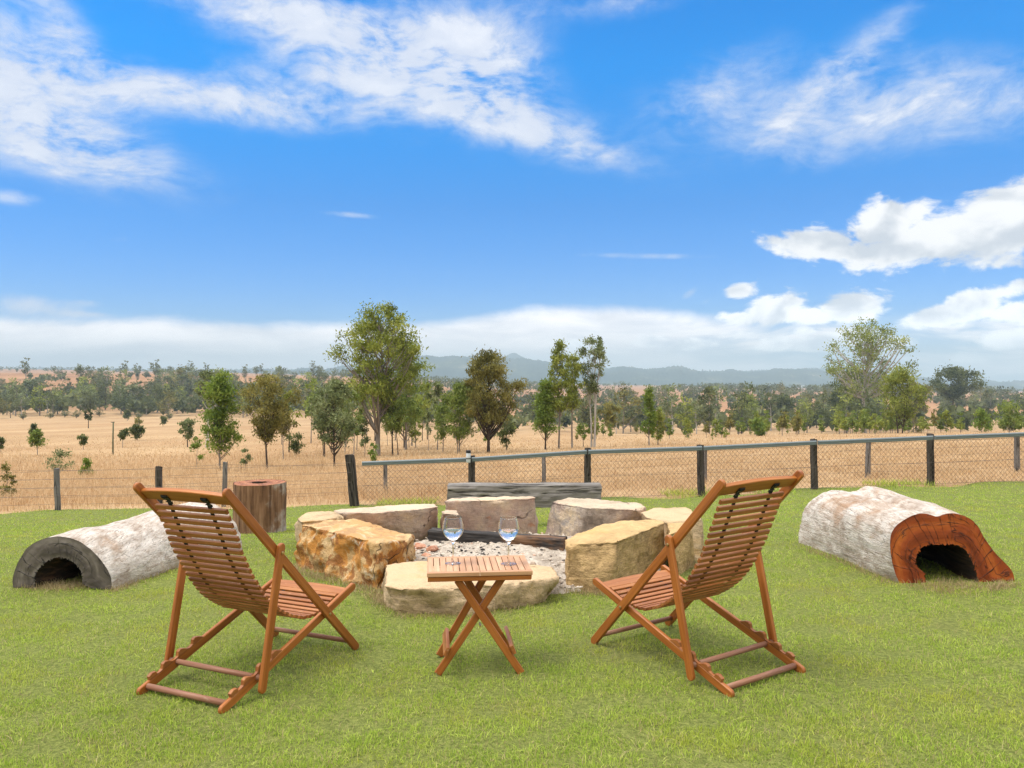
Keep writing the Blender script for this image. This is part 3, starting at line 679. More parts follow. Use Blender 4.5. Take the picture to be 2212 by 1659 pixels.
# prototypes copied for the wooded slopes (one mesh each: too small in the picture to show their parts)
def small_tree_mesh(seed, H, W, bark, leaf, **kw):
    mb, V, T = tree_arrays(seed, H, W, **kw)
    n0 = len(mb.v); tv = np.array(mb.v)
    allV = np.concatenate([tv, V]); quads = np.array([f for f in mb.f if len(f) == 4])
    Q = np.arange(len(V)).reshape(-1, 4) + n0
    me = np_mesh('small_tree', allV, [quads, Q], [M[bark], M[leaf]], attrs={'tint': np.concatenate([np.zeros(n0), T]), 'grain': allV}, link=False)
    mi = np.zeros(len(quads) + len(Q), 'i'); mi[len(quads):] = 1
    me.polygons.foreach_set('material_index', mi); return me
WOOD = [small_tree_mesh(100 + i, 1.0, w, bk, lf, base=b, prof=p, clumps=c, leaves=l, lsz=.085, rc=.30, tr=.018, sides=4, droop=.2, limb=True, fill=.4)
        for i, (w, b, p, c, l, bk, lf) in enumerate([
            (.30, .30, 'oval', 26, 22, 'bark_grey', 'lf_wood'), (.36, .38, 'umbrella', 26, 22, 'bark_dark', 'lf_wood'), (.24, .30, 'column', 22, 22, 'bark_pale', 'lf_wood'),
            (.42, .22, 'oval', 30, 24, 'bark_dark', 'lf_dark'), (.30, .45, 'vase', 20, 16, 'bark_pale', 'lf_grey'), (.34, .20, 'oval', 26, 22, 'bark_grey', 'lf_brown'), (.30, .25, 'oval', 24, 22, 'bark_grey', 'lf_olive'), (.26, .5, 'vase', 15, 12, 'bark_grey', 'lf_wood')])]
YOUNG = [small_tree_mesh(300 + i, 1.0, w, bk, lf, base=b, prof='oval', clumps=18, leaves=26, lsz=.075, rc=.34, tr=.012, sides=4, droop=.3, fill=.3) for i, (w, b, bk, lf) in enumerate([(.19, .42, 'bark_grey', 'lf_mid'), (.22, .48, 'bark_dark', 'lf_olive'), (.17, .38, 'bark_grey', 'lf_grey')])]
SAP = [small_tree_mesh(200 + i, 1.0, w, 'bark_grey', lf, base=b, prof=p, clumps=16, leaves=22, lsz=.12, rc=.36, tr=.014, sides=4, droop=.2, fill=.3)
       for i, (w, b, p, lf) in enumerate([(.26, .22, 'oval', 'lf_olive'), (.20, .25, 'column', 'lf_mid'), (.28, .12, 'cone', 'lf_olive'), (.24, .35, 'oval', 'lf_brown'), (.24, .2, 'oval', 'lf_mid')])]
rt = random.Random(11)
def plant(me, px, py, hpx, label, group, name='gum_tree', Y=None, cat='tree', sx=1.0):
    p = gp(px, py) if Y is None else Vector(((px - CX) / F * Y, Y, gz((px - CX) / F * Y, Y)))
    o = bpy.data.objects.new(name, me); COL.objects.link(o)
    h = hpx * p.y / F
    o.location = p; o.scale = (h * sx, h * sx, h); o.rotation_euler = (0, 0, rt.uniform(0, 6.28))
    return tag(o, label, cat, group)
lw, gw = 'grey-green gum tree among the scattered wood on the red-brown slope', 'trees of the scattered wood on the slope'
def rowcurve(px, pts): return float(np.interp(px, [q[0] for q in pts], [q[1] for q in pts]))
n = 0
while n < 148:           # wooded slope on the left
    px = rt.uniform(-40, 760); f = rt.random() ** 1.1
    lo = rowcurve(px, [(0, 905), (250, 900), (430, 902), (760, 912)]); hi = rowcurve(px, [(0, 862), (80, 848), (150, 838), (300, 835), (420, 828), (520, 838), (640, 850), (760, 850)])
    py = lo + (hi - lo) * f
    if mnoise.noise(Vector((px * .012, py * .03, 4))) < -.22: continue
    plant(rt.choice(WOOD), px, py, rt.uniform(34, 74) * (.72 + .28 * (py - 820) / 80), lw, gw, sx=rt.uniform(.95, 1.4)); n += 1
for i in range(46):      # open crest of the slope
    px = rt.choice([rt.uniform(-10, 740), rt.uniform(300, 740)])
    py = rowcurve(px, [(0, 814), (400, 815), (720, 826)]) + rt.uniform(-4, 14)
    plant(rt.choice(WOOD[:3] + WOOD[4:5] + WOOD[7:]), px, py, rt.uniform(9, 32), 'small gum tree on the open crest of the brown rise against the pale sky', 'trees along the crest of the rise')
for px, py, h in ((56, 838, 64), (4, 846, 30), (271, 832, 52), (212, 835, 32), (676, 822, 42), (690, 823, 34), (412, 822, 42), (444, 824, 40), (531, 826, 38), (610, 826, 34)):
    plant(WOOD[7] if h > 36 else WOOD[1], px, py, h, 'small gum tree on the open crest of the brown rise against the pale sky', 'trees along the crest of the rise')
for px, py, w in ((50, 905, 26), (108, 903, 18), (140, 900, 24), (165, 902, 26), (215, 898, 30), (300, 903, 20), (365, 905, 22)):
    plant(WOOD[3], px, py + 2, 17, 'low dark green bush in the gully at the paddock top', 'bushes along the gully', name='bush', cat='bush', sx=1.5)
n = 0
while n < 124:           # woods down in the valley, behind the paddock
    px = rt.uniform(890, 2260); Y = math.exp(rt.uniform(math.log(190), math.log(820)))
    if mnoise.noise(Vector((px * .008, math.log(Y) * 2.2, 7))) < -.20: continue
    h = rt.uniform(8, 16) * (.8 if Y < 260 else 1)
    plant(rt.choice(WOOD), px, 0, h * F / Y, 'gum tree in the grey-green woods of the valley beyond the fence', 'trees of the valley woods', Y=Y, sx=rt.uniform(.85, 1.3)); n += 1
n = 0
while n < 62:            # young regrowth along the paddock's far edge
    px = rt.uniform(1560, 2240); 
    plant(rt.choice(SAP), px, 0, rt.uniform(28, 52), 'slender young sapling in the dense row along the far paddock edge', 'saplings along the far paddock edge', name='sapling', Y=rt.uniform(82, 108), sx=rt.uniform(.8, 1.3)); n += 1
for i in range(34):
    px = rt.uniform(880, 1580)
    plant(rt.choice(SAP), px, 0, rt.uniform(16, 46), 'short scattered sapling in dry grass at the foot of the tall trees', 'saplings among the tall trees', name='sapling', Y=rt.uniform(62, 108), sx=rt.uniform(.8, 1.2))
for i in range(22):
    px = rt.uniform(600, 1010)
    plant(rt.choice(YOUNG), px, 0, rt.uniform(70, 150), 'thin young gum with a bare stem around the tallest tree', 'young gums around the tallest tree', name='sapling', Y=rt.uniform(50, 85), sx=rt.uniform(.7, 1.1))

# far woods: too many and too far to count
g = np.random.default_rng(21); Vs, Ts = [], []
for i in range(4300):
    if i < 2600:
        Y = math.exp(g.uniform(math.log(820), math.log(4300))); px = g.uniform(600, 2400) if g.uniform() < .8 else g.uniform(-100, 700)
        if px < 720 and Y < 1500: continue
        if mnoise.noise(Vector((px * .006, math.log(Y) * 3.0, 1.5))) < -.12: continue
    elif i < 3800:
        Y = g.uniform(350, 720) if g.uniform() < .8 else g.uniform(700, 860); px = g.uniform(-560, 900)
        if mnoise.noise(Vector((px * .010, Y * .006, 2.5))) < (-.30 if Y < 560 else .18): continue
    else:
        Y = g.uniform(230, 800); px = g.uniform(880, 2350)
    X = (px - CX) / F * Y; h = g.uniform(8, 15) if i < 2600 else g.uniform(3.5, 9); z = gz(X, Y); w = h * g.uniform(.3, .55); k = 34
    pos = np.stack([X + g.normal(0, w * .5, k), Y + g.normal(0, w * .5, k), z + h * (.30 + .66 * g.beta(2, 2, k))], 1)
    d = g.normal(0, 1, (k, 3)); d /= np.linalg.norm(d, axis=1)[:, None]; e = np.cross(d, g.normal(0, 1, (k, 3))); e /= np.linalg.norm(e, axis=1)[:, None]
    s = g.uniform(.9, 1.9, k)[:, None]
    Vs.append(np.stack([pos - d * s, pos + e * s * .6, pos + d * s, pos - e * s * .6], 1)); Ts.append(np.repeat(np.clip(g.normal(.45, .15) + g.normal(0, .12, k), 0, 1), 4))
V = np.concatenate(Vs).reshape(-1, 3)
tag(np_mesh('far_woods', V, [np.arange(len(V)).reshape(-1, 4)], M['lf_wood'], attrs={'tint': np.concatenate(Ts)}), kind='stuff')
# trees that roughen the crest of the far hills are part of the hills' own outline (see ridge)

# ------------------------------------------------------------------ fences
def rough_post(name, base, H, r, mat, parent=None, top_lean=(0, 0), seed=0, n=12, square=0.0):
    g = np.random.default_rng(seed); mb = MB(); rows = 12
    ph = g.uniform(0, 6.28, 4); vs, gs = [], []
    for k in range(rows):
        f = k / (rows - 1); z = -.15 + (H + .15) * f
        for i in range(n):
            th = 2 * math.pi * i / n
            q = r * (1 + .10 * math.sin(3 * th + ph[0]) + .07 * math.sin(5 * th + ph[1] + f * 1.5) + .05 * math.sin(f * 9 + ph[2] + th) + g.normal(0, .025)) * (1.06 - .10 * f)
            tz = z + (g.normal(0, .006) if k == rows - 1 else 0)
            vs.append(Vector((math.cos(th) * q + top_lean[0] * f, math.sin(th) * q + top_lean[1] * f, tz)) + Vector(base))
            gs.append((z + seed * .37, math.cos(th) * q, math.sin(th) * q))
    fs = [(k * n + i, k * n + (i + 1) % n, (k + 1) * n + (i + 1) % n, (k + 1) * n + i) for k in range(rows - 1) for i in range(n)]
    fs.append(tuple((rows - 1) * n + i for i in range(n)))
    mb.add(vs, fs, gs); return mb.build(name, mat, parent)
FY = 13.0
def fx(px, Y=FY): return (px - CX) / F * Y
fence = thing('chain_mesh_fence', 'low chain mesh fence with grey steel top rail on dark rough timber posts', 'fence', (fx(765), FY, gz(fx(765), FY)))
fo = Vector(fence.location)
rail_rows = [(783, 996), (1020, 987), (1268, 971), (1514, 963), (1760, 951), (2010, 940.5), (2260, 931)]
def rail_z(px): return HC - (rowcurve(px, rail_rows) - HY) * FY / F
rough_post('corner_post', Vector((fx(768), FY, gz(fx(768), FY))) - fo, .80, .072, M['darkpost'], fence, (-.09, 0), 1)
for i, (px, top) in enumerate([(1020, 984), (1268, 968), (1515, 961), (1760, 949), (2011, 937), (2262, 928)]):
    x = fx(px); z = gz(x, FY); h = HC - (top - HY) * FY / F - z
    rough_post('post', Vector((x, FY, z)) - fo, h, .054, M['darkpost'], fence, ((-.01, .012, -.02, -.015, -.012, 0)[i], 0), 10 + i)
ends = [783, 1018, 1268, 1515, 1760, 2010, 2262]
for a, b in zip(ends[:-1], ends[1:]):
    mb = MB(); p = Vector((fx(a) + .012, FY - .10, rail_z(a) - .03)) - fo; q = Vector((fx(b) - .012, FY - .10, rail_z(b) - .03)) - fo
    mb.bar(p, q, .066, .05, (0, 1, 0), .010)
    lip = Vector((0, -.028, .012)); mb.bar(p + lip, q + lip, .012, .006, (0, 1, 0), .001)
    mb.build('rail', M['steel'], fence)
def mesh_z(x, f):
    px = CX + x / FY * F; zb = gz(x, FY) + .01; zt = rail_z(px) - .075; return zb + (zt - zb) * f
mb = MB(); x0, x1 = fx(772), fx(2262); P_ = .052
def strip(mb, pts, w):
    for p, q in zip(pts[:-1], pts[1:]):
        p, q = Vector(p), Vector(q); d = (q - p).normalized(); a = d.cross(Vector((0, 1, 0))).normalized() * w; b = Vector((0, w, 0))
        o3 = [a, (a * -.5 + b * .87), (a * -.5 - b * .87)]
        mb.add([p + k for k in o3] + [q + k for k in o3], [(0, 1, 4, 3), (1, 2, 5, 4), (2, 0, 3, 5)])
hh = .62
x = x0 - hh
while x < x1:
    for sgn in (1, -1):
        pts = []
        for f in (0, .34, .67, 1):
            xx = x + (hh * f if sgn > 0 else hh * (1 - f))
            if x0 <= xx <= x1: pts.append(Vector((xx, FY - .07 + .004 * sgn, mesh_z(xx, f))) - fo)
        if len(pts) > 1: strip(mb, pts, .0019)
    x += P_ * 1.35
mb.build('wire_mesh', M['wire'], fence)
mb = MB()
for f in (.02, .5, .99):
    strip(mb, [Vector((xx, FY - .062, mesh_z(xx, f))) - fo for xx in np.linspace(x0, x1, 40)], .0026)
mb.build('strand', M['wire'], fence)
# gauge on the second post
p = Vector((fx(1013), FY - .17, rail_z(1015) - .07))
gobj = thing('rain_gauge', 'small white tube with black cap clamped to a fence post beside the rail', 'gauge', p)
mb = MB(); mb.lathe([(.030, 0), (.034, .01), (.034, .15), (.030, .155)], n=20); mb.build('tube', M['whiteplastic'], gobj)
mb = MB(); mb.lathe([(.036, .150), (.037, .152), (.037, .185), (.031, .192)], n=20); mb.build('cap', M['blackcap'], gobj)
mb = MB(); mb.lathe([(.036, .055), (.0362, .056), (.0362, .075), (.036, .076)], n=20); mb.box((-.008, .03, .055), (.008, .145, .076)); mb.build('bracket', M['greypost'], gobj)

# plain wire fence running on behind
wf = thing('wire_fence', 'old plain wire fence of thin grey split posts running through the straw', 'fence', (fx(483), FY, gz(fx(483), FY)))
wo = Vector(wf.location)
wp = [(-240, 1021, 13.0, .05), (125, 1012, 13.05, .044), (483, 998, 13.6, .040), (834, 1000, 15.4, .038), (1176, 984, 15.4, .038), (1522, 968, 15.4, .040), (1874, 951, 15.4, .046), (2197, 940, 15.4, .046), (2540, 930, 15.4, .045)]
tops = []
for i, (px, top, Y, r) in enumerate(wp):
    x = fx(px, Y); z = gz(x, Y); h = HC - (top - HY) * Y / F - z; tops.append((x, Y, z, h))
    rough_post('post', Vector((x, Y, z)) - wo, h, r, M['greypost'], wf, (random.Random(i).uniform(-.03, .03), 0), 30 + i, 10)
mb = MB()
for f in (.16, .36, .56, .76, .95):
    for (xa, ya, za, ha), (xb, yb, zb, hb) in zip(tops[:-1], tops[1:]):
        pts = []
        for k in range(9):
            s = k / 8; pts.append(Vector((xa + (xb - xa) * s, ya + (yb - ya) * s - .05, za + ha * f + (zb + hb * f - za - ha * f) * s - .02 * 4 * s * (1 - s))) - wo)
        strip(mb, pts, .0024)
mb.build('strand', M['wire'], wf)
x = fx(343, 13.3); z = gz(x, 13.3)
st = thing('strainer_post', 'short dark square-cut post standing in the wire fence behind the chair', 'post', (x, 13.3, z))
rough_post('post', (0, 0, 0), HC - (1008 - HY) * 13.3 / F - z, .054, M['darkpost'], st, (0, 0), 50)
st.children[0].name = 'shaft'
mb = MB()
pc = Vector((fx(760), FY - .08, gz(fx(760), FY))) - Vector(st.location)
for f in (.30, .50, .70, .90):
    a = Vector((0, -.06, f * .70)); b = Vector((pc.x, pc.y, pc.z + f * .76)); c = Vector((fx(-300) - x, -.3, gz(fx(-300), 13) - z + f * .72))
    strip(mb, [c + (a - c) * k / 6 - Vector((0, 0, .02 * math.sin(math.pi * k / 6))) for k in range(7)], .0022); strip(mb, [a + (b - a) * k / 6 - Vector((0, 0, .02 * math.sin(math.pi * k / 6))) for k in range(7)], .0022)
mb.build('strand', M['wire'], st)
# lone pole in the paddock
p = gp(244, 984); pl = thing('paddock_pole', 'thin green-grey pole standing alone in the open paddock', 'pole', p)
h = (984 - 911) * p.y / F
mb = MB(); mb.tube([(0, 0, -.3), (0, 0, h * .5), (.02, 0, h)], [h * .024, h * .022, h * .019], 8); mb.build('shaft', M['polegreen'], pl)
mb = MB(); mb.bar((-h * .06, 0, h * .985), (h * .05, 0, h * .985), h * .02, h * .02, (0, 1, 0), .002); mb.build('crossarm', M['greypost'], pl)
# far sheds
for px, py, wpx, hpx, lab in ((1727, 838, 20, 6, 'long low white shed far off beneath the blue hills'), (1780, 889, 11, 5, 'small pale hut in the valley below the large spreading gum'), (905, 842, 14, 6, 'pale roofed shed peeping out beside the tallest tree')):
    p = gp(px, py); s = p.y / F; w, h = wpx * s, hpx * s; d = w * .5
    b = thing('shed', lab, 'shed', p)
    mb = MB(); mb.box((-w / 2, -d / 2, -h * .3), (w / 2, d / 2, h * .62)); mb.build('wall', M['pale'], b)
    mb = MB(); mb.prism([(-d * .58, h * .6), (d * .58, h * .6), (0, h)], (0, 0, 0), (0, 1, 0), (0, 0, 1), (1, 0, 0), w * 1.05, .01); mb.build('roof', M['steel'] if px < 1000 else M['whiteplastic'], b)
    mb = MB(); mb.box((-w * .12, -d / 2 - .06, -h * .3), (w * .12, -d / 2 - .01, h * .4)); mb.build('door', M['greypost'], b)

# ------------------------------------------------------------------ stones
def stone_mat(name, base, pale, stains, soot=0.0, pink=0.0, saw=.5):
    def fn(t, b, o):
        p = t.pos(); n = t.noise(p, 7, 8, .66); m = t.noise(p, 2.3, 4, .55); q = t.noise(p, 38, 6, .65); l = t.noise(t.vmul(p, (3, 3, 16)), 2.2, 4, .6, .6)
        c = t.ramp(n * .5 + q * .25 + m * .25, [(.38, tuple(v * .50 for v in base)), (.49, base), (.60, pale)])
        for (thr, wd, colr, sc, off) in stains:
            s = t.noise(t.vadd(p, t.xyz(off, off * .7, 0.0)), sc, 6, .62, .4)
            c = t.mix(s.smooth(thr, thr + wd) * .85, c, colr)
        if pink:
            c = t.mix(t.noise(t.vadd(p, t.xyz(3.0, 1.0, 0.0)), 2.6, 4, .5).smooth(.40, .62) * pink, c, (.54, .355, .28))
        if soot:
            s = t.noise(t.vadd(p, t.xyz(9.0, 4.0, 2.0)), 3.0, 6, .62); c = t.mix(s.smooth(.50, .70) * soot, c, (.05, .047, .047))
        nx, ny, nz = t.sep(t.normal()); c = t.mix(nz.smooth(.62, .92) * .42, c, pale)     # upward faces mixed towards the pale tone
        ln = t.noise(t.vmul(t.vadd(p, t.vmul(t.noise(p, 3, 3, .5, color=True), (.05, .05, .05))), (9, 9, 60)), 1, 4, .6)
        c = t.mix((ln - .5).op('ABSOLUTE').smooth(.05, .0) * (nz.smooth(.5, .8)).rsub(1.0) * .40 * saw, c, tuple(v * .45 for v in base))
        ck = t.crack(t.vadd(p, t.vmul(t.noise(p, 9, 4, .6, color=True), (.05, .05, .05))), 1.8, .007) * t.noise(p, 1.7, 2, .5).smooth(.54, .66)
        c = t.mix(ck * .7, c, (.05, .04, .032))
        sp = t.noise(p, 130, 3, .6); c = t.mix(sp.smooth(.60, .72) * .5, c, tuple(v * .45 for v in base))
        t.link(c, b.inputs['Base Color']); b.inputs['Roughness'].default_value = .9; b.inputs['Specular IOR Level'].default_value = .15
        bump(t, b, q * .8 + l * .8 * saw + n * .5 + sp * .3 - ck * 1.2, 1.0, .016)
    return material(name, fn)
ORG, RUST, PALE = (.42, .175, .030), (.24, .095, .030), (.58, .42, .245)
def stone_mesh(name, pts, mat, rough, seed, vox=.0125, smooth_it=2, cut=None):
    bm = bmesh.new()
    for p in pts: bm.verts.new(p)
    r = bmesh.ops.convex_hull(bm, input=bm.verts)
    bmesh.ops.delete(bm, geom=[v for v in bm.verts if not v.link_faces], context='VERTS')
    bmesh.ops.recalc_face_normals(bm, faces=bm.faces)
    me = bpy.data.meshes.new('hull'); bm.to_mesh(me); bm.free()
    tmp = bpy.data.objects.new('hull', me); COL.objects.link(tmp)
    md = tmp.modifiers.new('r', 'REMESH'); md.mode = 'VOXEL'; md.voxel_size = vox
    sm = tmp.modifiers.new('s', 'SMOOTH'); sm.factor = .5; sm.iterations = smooth_it
    dg = bpy.context.evaluated_depsgraph_get(); ev = tmp.evaluated_get(dg)
    m2 = bpy.data.meshes.new_from_object(ev); m2.name = name
    bpy.data.objects.remove(tmp); bpy.data.meshes.remove(me)
    n = len(m2.vertices); co = np.empty(n * 3, 'f'); m2.vertices.foreach_get('co', co); co = co.reshape(-1, 3)
    nr = np.array([v.normal[:] for v in m2.vertices])
    ne = len(m2.edges); ed = np.empty(ne * 2, 'i'); m2.edges.foreach_get('vertices', ed); ed = ed.reshape(-1, 2)
    av = np.zeros((n, 3)); ct = np.zeros(n)
    for a_, b_ in ((0, 1), (1, 0)):
        np.add.at(av, ed[:, a_], co[ed[:, b_]]); np.add.at(ct, ed[:, a_], 1)
    edge = np.clip(((co - av / ct[:, None]) * nr).sum(1) / vox * 9, 0, 1)
    for _ in range(2):
        sm_ = np.zeros(n)
        for a_, b_ in ((0, 1), (1, 0)): np.add.at(sm_, ed[:, a_], edge[ed[:, b_]])
        edge = np.maximum(edge * .6, sm_ / ct)
    d = np.empty(n); so_ = Vector((seed * 7.1, seed * 3.3, seed))
    for i in range(n):
        p = Vector(co[i].tolist()) + so_
        up = max(0, nr[i][2])
        side = 1 - .70 * up
        r1 = mnoise.noise(p * 3.1); r2 = mnoise.noise(p * 9); r3 = mnoise.noise(p * 26)
        cell = mnoise.cell_vector(p * 5)[0] if rough > 1.2 else 0
        d[i] = (r1 * .030 + r2 * .014 * rough + (mnoise.cell(p * 11) - .5) * .004 * rough + abs(mnoise.noise(p * 5.5)) * -.03 * (rough - .6)) * side * min(rough, 1.6) + r3 * .005 * rough - edge[i] * (max(0., mnoise.noise(p * 7.5) + .05) * .050 + max(0., mnoise.noise(p * 19)) * .018) * min(1., vox / .0125)
    co = co + nr * d[:, None]
    m2.vertices.foreach_set('co', co.astype('f').ravel()); m2.materials.clear(); m2.materials.append(mat)
    m2.polygons.foreach_set('use_smooth', np.ones(len(m2.polygons), bool)); m2.update()
    return m2
def z3(x, y): return 604.9 + .41408 * x, 1019.6 + .41408 * y
def stone(top, bottom, label, mat, rough, seed, drop=-.06, **kw):
    pts = [pz(*z3(x, y), z) for x, y, z in top]
    for q in bottom:
        p = gp(*z3(q[0], q[1])) if len(q) == 2 else pz(*z3(q[0], q[1]), q[2])
        pts.append(Vector((p.x, p.y, drop)))
    me = stone_mesh('sandstone_block', pts, mat, rough, seed, **kw)
    c = sum((Vector(p) for p in pts), Vector()) / len(pts); c.z = 0
    me.transform(Matrix.Translation(-c))
    o = new_obj('sandstone_block', me); o.location = c
    return tag(o, label, 'stone', 'sandstone blocks ringing the fire pit')
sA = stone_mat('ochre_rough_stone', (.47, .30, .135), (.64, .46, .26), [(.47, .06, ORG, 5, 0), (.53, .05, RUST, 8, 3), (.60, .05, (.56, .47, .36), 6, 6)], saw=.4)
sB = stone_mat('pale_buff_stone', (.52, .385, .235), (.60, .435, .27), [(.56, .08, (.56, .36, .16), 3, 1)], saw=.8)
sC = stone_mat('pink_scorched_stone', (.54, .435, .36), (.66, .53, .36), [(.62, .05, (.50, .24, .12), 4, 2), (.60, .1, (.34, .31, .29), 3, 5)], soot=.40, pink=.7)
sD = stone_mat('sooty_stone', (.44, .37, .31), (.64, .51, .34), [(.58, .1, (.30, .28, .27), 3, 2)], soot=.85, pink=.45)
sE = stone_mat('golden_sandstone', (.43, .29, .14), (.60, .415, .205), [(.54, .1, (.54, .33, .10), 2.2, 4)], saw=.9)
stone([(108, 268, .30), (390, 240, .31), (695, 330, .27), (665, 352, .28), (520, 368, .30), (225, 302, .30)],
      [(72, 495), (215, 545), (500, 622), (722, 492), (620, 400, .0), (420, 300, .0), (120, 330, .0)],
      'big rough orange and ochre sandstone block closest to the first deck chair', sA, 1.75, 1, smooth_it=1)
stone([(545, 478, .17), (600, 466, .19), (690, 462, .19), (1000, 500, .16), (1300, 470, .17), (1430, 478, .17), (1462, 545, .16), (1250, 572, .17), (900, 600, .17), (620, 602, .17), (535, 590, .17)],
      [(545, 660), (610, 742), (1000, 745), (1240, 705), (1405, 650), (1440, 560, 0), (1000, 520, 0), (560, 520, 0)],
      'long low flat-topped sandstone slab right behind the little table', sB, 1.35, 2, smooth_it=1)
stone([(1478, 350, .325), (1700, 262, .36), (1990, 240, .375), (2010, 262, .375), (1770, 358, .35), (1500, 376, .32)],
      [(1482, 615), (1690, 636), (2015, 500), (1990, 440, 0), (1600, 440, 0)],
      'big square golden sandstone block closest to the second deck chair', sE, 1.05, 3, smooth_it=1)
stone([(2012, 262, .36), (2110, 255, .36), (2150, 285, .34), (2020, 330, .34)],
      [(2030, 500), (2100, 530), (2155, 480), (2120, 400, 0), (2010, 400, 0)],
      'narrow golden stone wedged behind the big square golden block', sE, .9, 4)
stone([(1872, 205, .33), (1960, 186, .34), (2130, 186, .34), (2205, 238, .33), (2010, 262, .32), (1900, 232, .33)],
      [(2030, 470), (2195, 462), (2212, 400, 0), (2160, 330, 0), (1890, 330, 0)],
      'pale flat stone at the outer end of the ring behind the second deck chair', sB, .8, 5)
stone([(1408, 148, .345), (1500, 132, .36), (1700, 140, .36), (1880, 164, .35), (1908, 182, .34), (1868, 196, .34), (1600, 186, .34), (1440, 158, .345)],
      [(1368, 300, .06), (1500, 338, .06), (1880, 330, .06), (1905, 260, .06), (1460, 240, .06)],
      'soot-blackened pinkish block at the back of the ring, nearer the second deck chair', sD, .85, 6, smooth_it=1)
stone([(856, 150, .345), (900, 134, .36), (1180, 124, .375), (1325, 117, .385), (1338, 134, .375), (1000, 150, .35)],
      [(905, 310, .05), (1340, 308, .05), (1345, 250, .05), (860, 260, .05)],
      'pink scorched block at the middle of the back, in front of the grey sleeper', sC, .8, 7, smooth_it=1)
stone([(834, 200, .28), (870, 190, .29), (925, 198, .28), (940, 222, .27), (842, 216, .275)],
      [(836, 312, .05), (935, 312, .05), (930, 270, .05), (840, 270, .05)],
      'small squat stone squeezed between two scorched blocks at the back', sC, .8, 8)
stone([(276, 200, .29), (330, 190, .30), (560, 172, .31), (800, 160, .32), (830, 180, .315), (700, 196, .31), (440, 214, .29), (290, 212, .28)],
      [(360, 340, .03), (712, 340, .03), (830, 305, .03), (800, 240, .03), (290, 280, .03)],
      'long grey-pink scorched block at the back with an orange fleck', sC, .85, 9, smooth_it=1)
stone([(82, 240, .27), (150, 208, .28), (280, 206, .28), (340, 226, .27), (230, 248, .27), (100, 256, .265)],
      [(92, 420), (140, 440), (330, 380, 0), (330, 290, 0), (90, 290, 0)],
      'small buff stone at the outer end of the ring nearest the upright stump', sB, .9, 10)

# ash and embers inside the ring
def ash_fn(t, b, o):
    p = t.pos(); n = t.noise(p, 14, 6, .65); q = t.noise(p, 55, 5, .7); m = t.noise(p, 2.2, 4, .55)
    c = t.ramp(n * .5 + q * .5, [(.36, (.34, .28, .225)), (.5, (.60, .52, .43)), (.64, (.76, .69, .60))])
    c = t.mix(q.smooth(.635, .70), c, (.055, .05, .05)); c = t.mix(m.smooth(.56, .68) * .5, c, (.34, .28, .23))
    t.link(c, b.inputs['Base Color']); b.inputs['Roughness'].default_value = .95; b.inputs['Specular IOR Level'].default_value = .05
    bump(t, b, n + q, 1.0, .03)
M['ash'] = material('pale_ash', ash_fn)
cx0, cy0 = .02, 6.28
ra, th = np.meshgrid(np.concatenate([[0.001], np.linspace(.03, 1.32, 60)]), np.linspace(0, 2 * np.pi, 161), indexing='ij')
AX, AY = cx0 + ra * np.cos(th) * .98, cy0 + .02 + ra * np.sin(th) * np.where(np.sin(th) < 0, .68, .92)
AZ = np.zeros_like(AX)
for i in range(AX.shape[0]):
    for j in range(AX.shape[1]):
        p = Vector((AX[i, j], AY[i, j], 0))
        AZ[i, j] = .035 + .045 * float(_sm((AY[i, j] - 5.6) / 1.4)) + .05 * math.exp(-((p.x + .15) ** 2 + (p.y - 6.35) ** 2) / .18) + .02 * mnoise.noise(p * 4) + .014 * mnoise.noise(p * 13) + .010 * mnoise.noise(p * 34)
AZ -= np.clip((ra - 1.05) / .27, 0, 1) * .10
tag(grid_mesh('ash_bed', AX, AY, AZ, M['ash']), kind='structure')
def ash_z(x, y): return .035 + .045 * float(_sm((y - 5.6) / 1.4)) + .05 * math.exp(-((x + .15) ** 2 + (y - 6.35) ** 2) / .18)
# loose rubble: uncountable crumbs of charcoal and stone
M['crumb'] = blade_mat('ash_crumbs', [(0, (.03, .028, .028)), (.32, (.05, .045, .045)), (.36, (.40, .34, .28)), (.8, (.62, .55, .47)), (1, (.50, .27, .17))], (.45, .38, .32), 0.0, dryamt=0.0)
g = np.random.default_rng(8); Vs, Fs = [], []; N = 2600
aa = g.uniform(0, 6.28, N); rr = np.sqrt(g.uniform(0, 1, N)) * 1.15
ico = np.array([(0, 0, 1), (.9, 0, .4), (.28, .85, .4), (-.72, .53, .4), (-.72, -.53, .4), (.28, -.85, .4), (.72, .53, -.4), (-.28, .85, -.4), (-.9, 0, -.4), (-.28, -.85, -.4), (.72, -.53, -.4), (0, 0, -1)])
icf = np.array([(0, 1, 2), (0, 2, 3), (0, 3, 4), (0, 4, 5), (0, 5, 1), (1, 6, 2), (2, 7, 3), (3, 8, 4), (4, 9, 5), (5, 10, 1), (6, 7, 2), (7, 8, 3), (8, 9, 4), (9, 10, 5), (10, 6, 1), (11, 7, 6), (11, 8, 7), (11, 9, 8), (11, 10, 9), (11, 6, 10)])
for i in range(N):
    x, y = cx0 + rr[i] * math.cos(aa[i]) * .98, cy0 + rr[i] * math.sin(aa[i]) * (.66 if math.sin(aa[i]) < 0 else .9)
    s = .004 + .012 * g.uniform() ** 3
    v = ico * g.uniform(.6, 1.3, (12, 3)) * s * np.array([1.3, 1, .7]); Fs.append(icf + 12 * i); Vs.append(v + (x, y, ash_z(x, y) + s * .3))
tag(np_mesh('rubble', np.concatenate(Vs), [np.concatenate(Fs)], M['crumb']), kind='stuff')
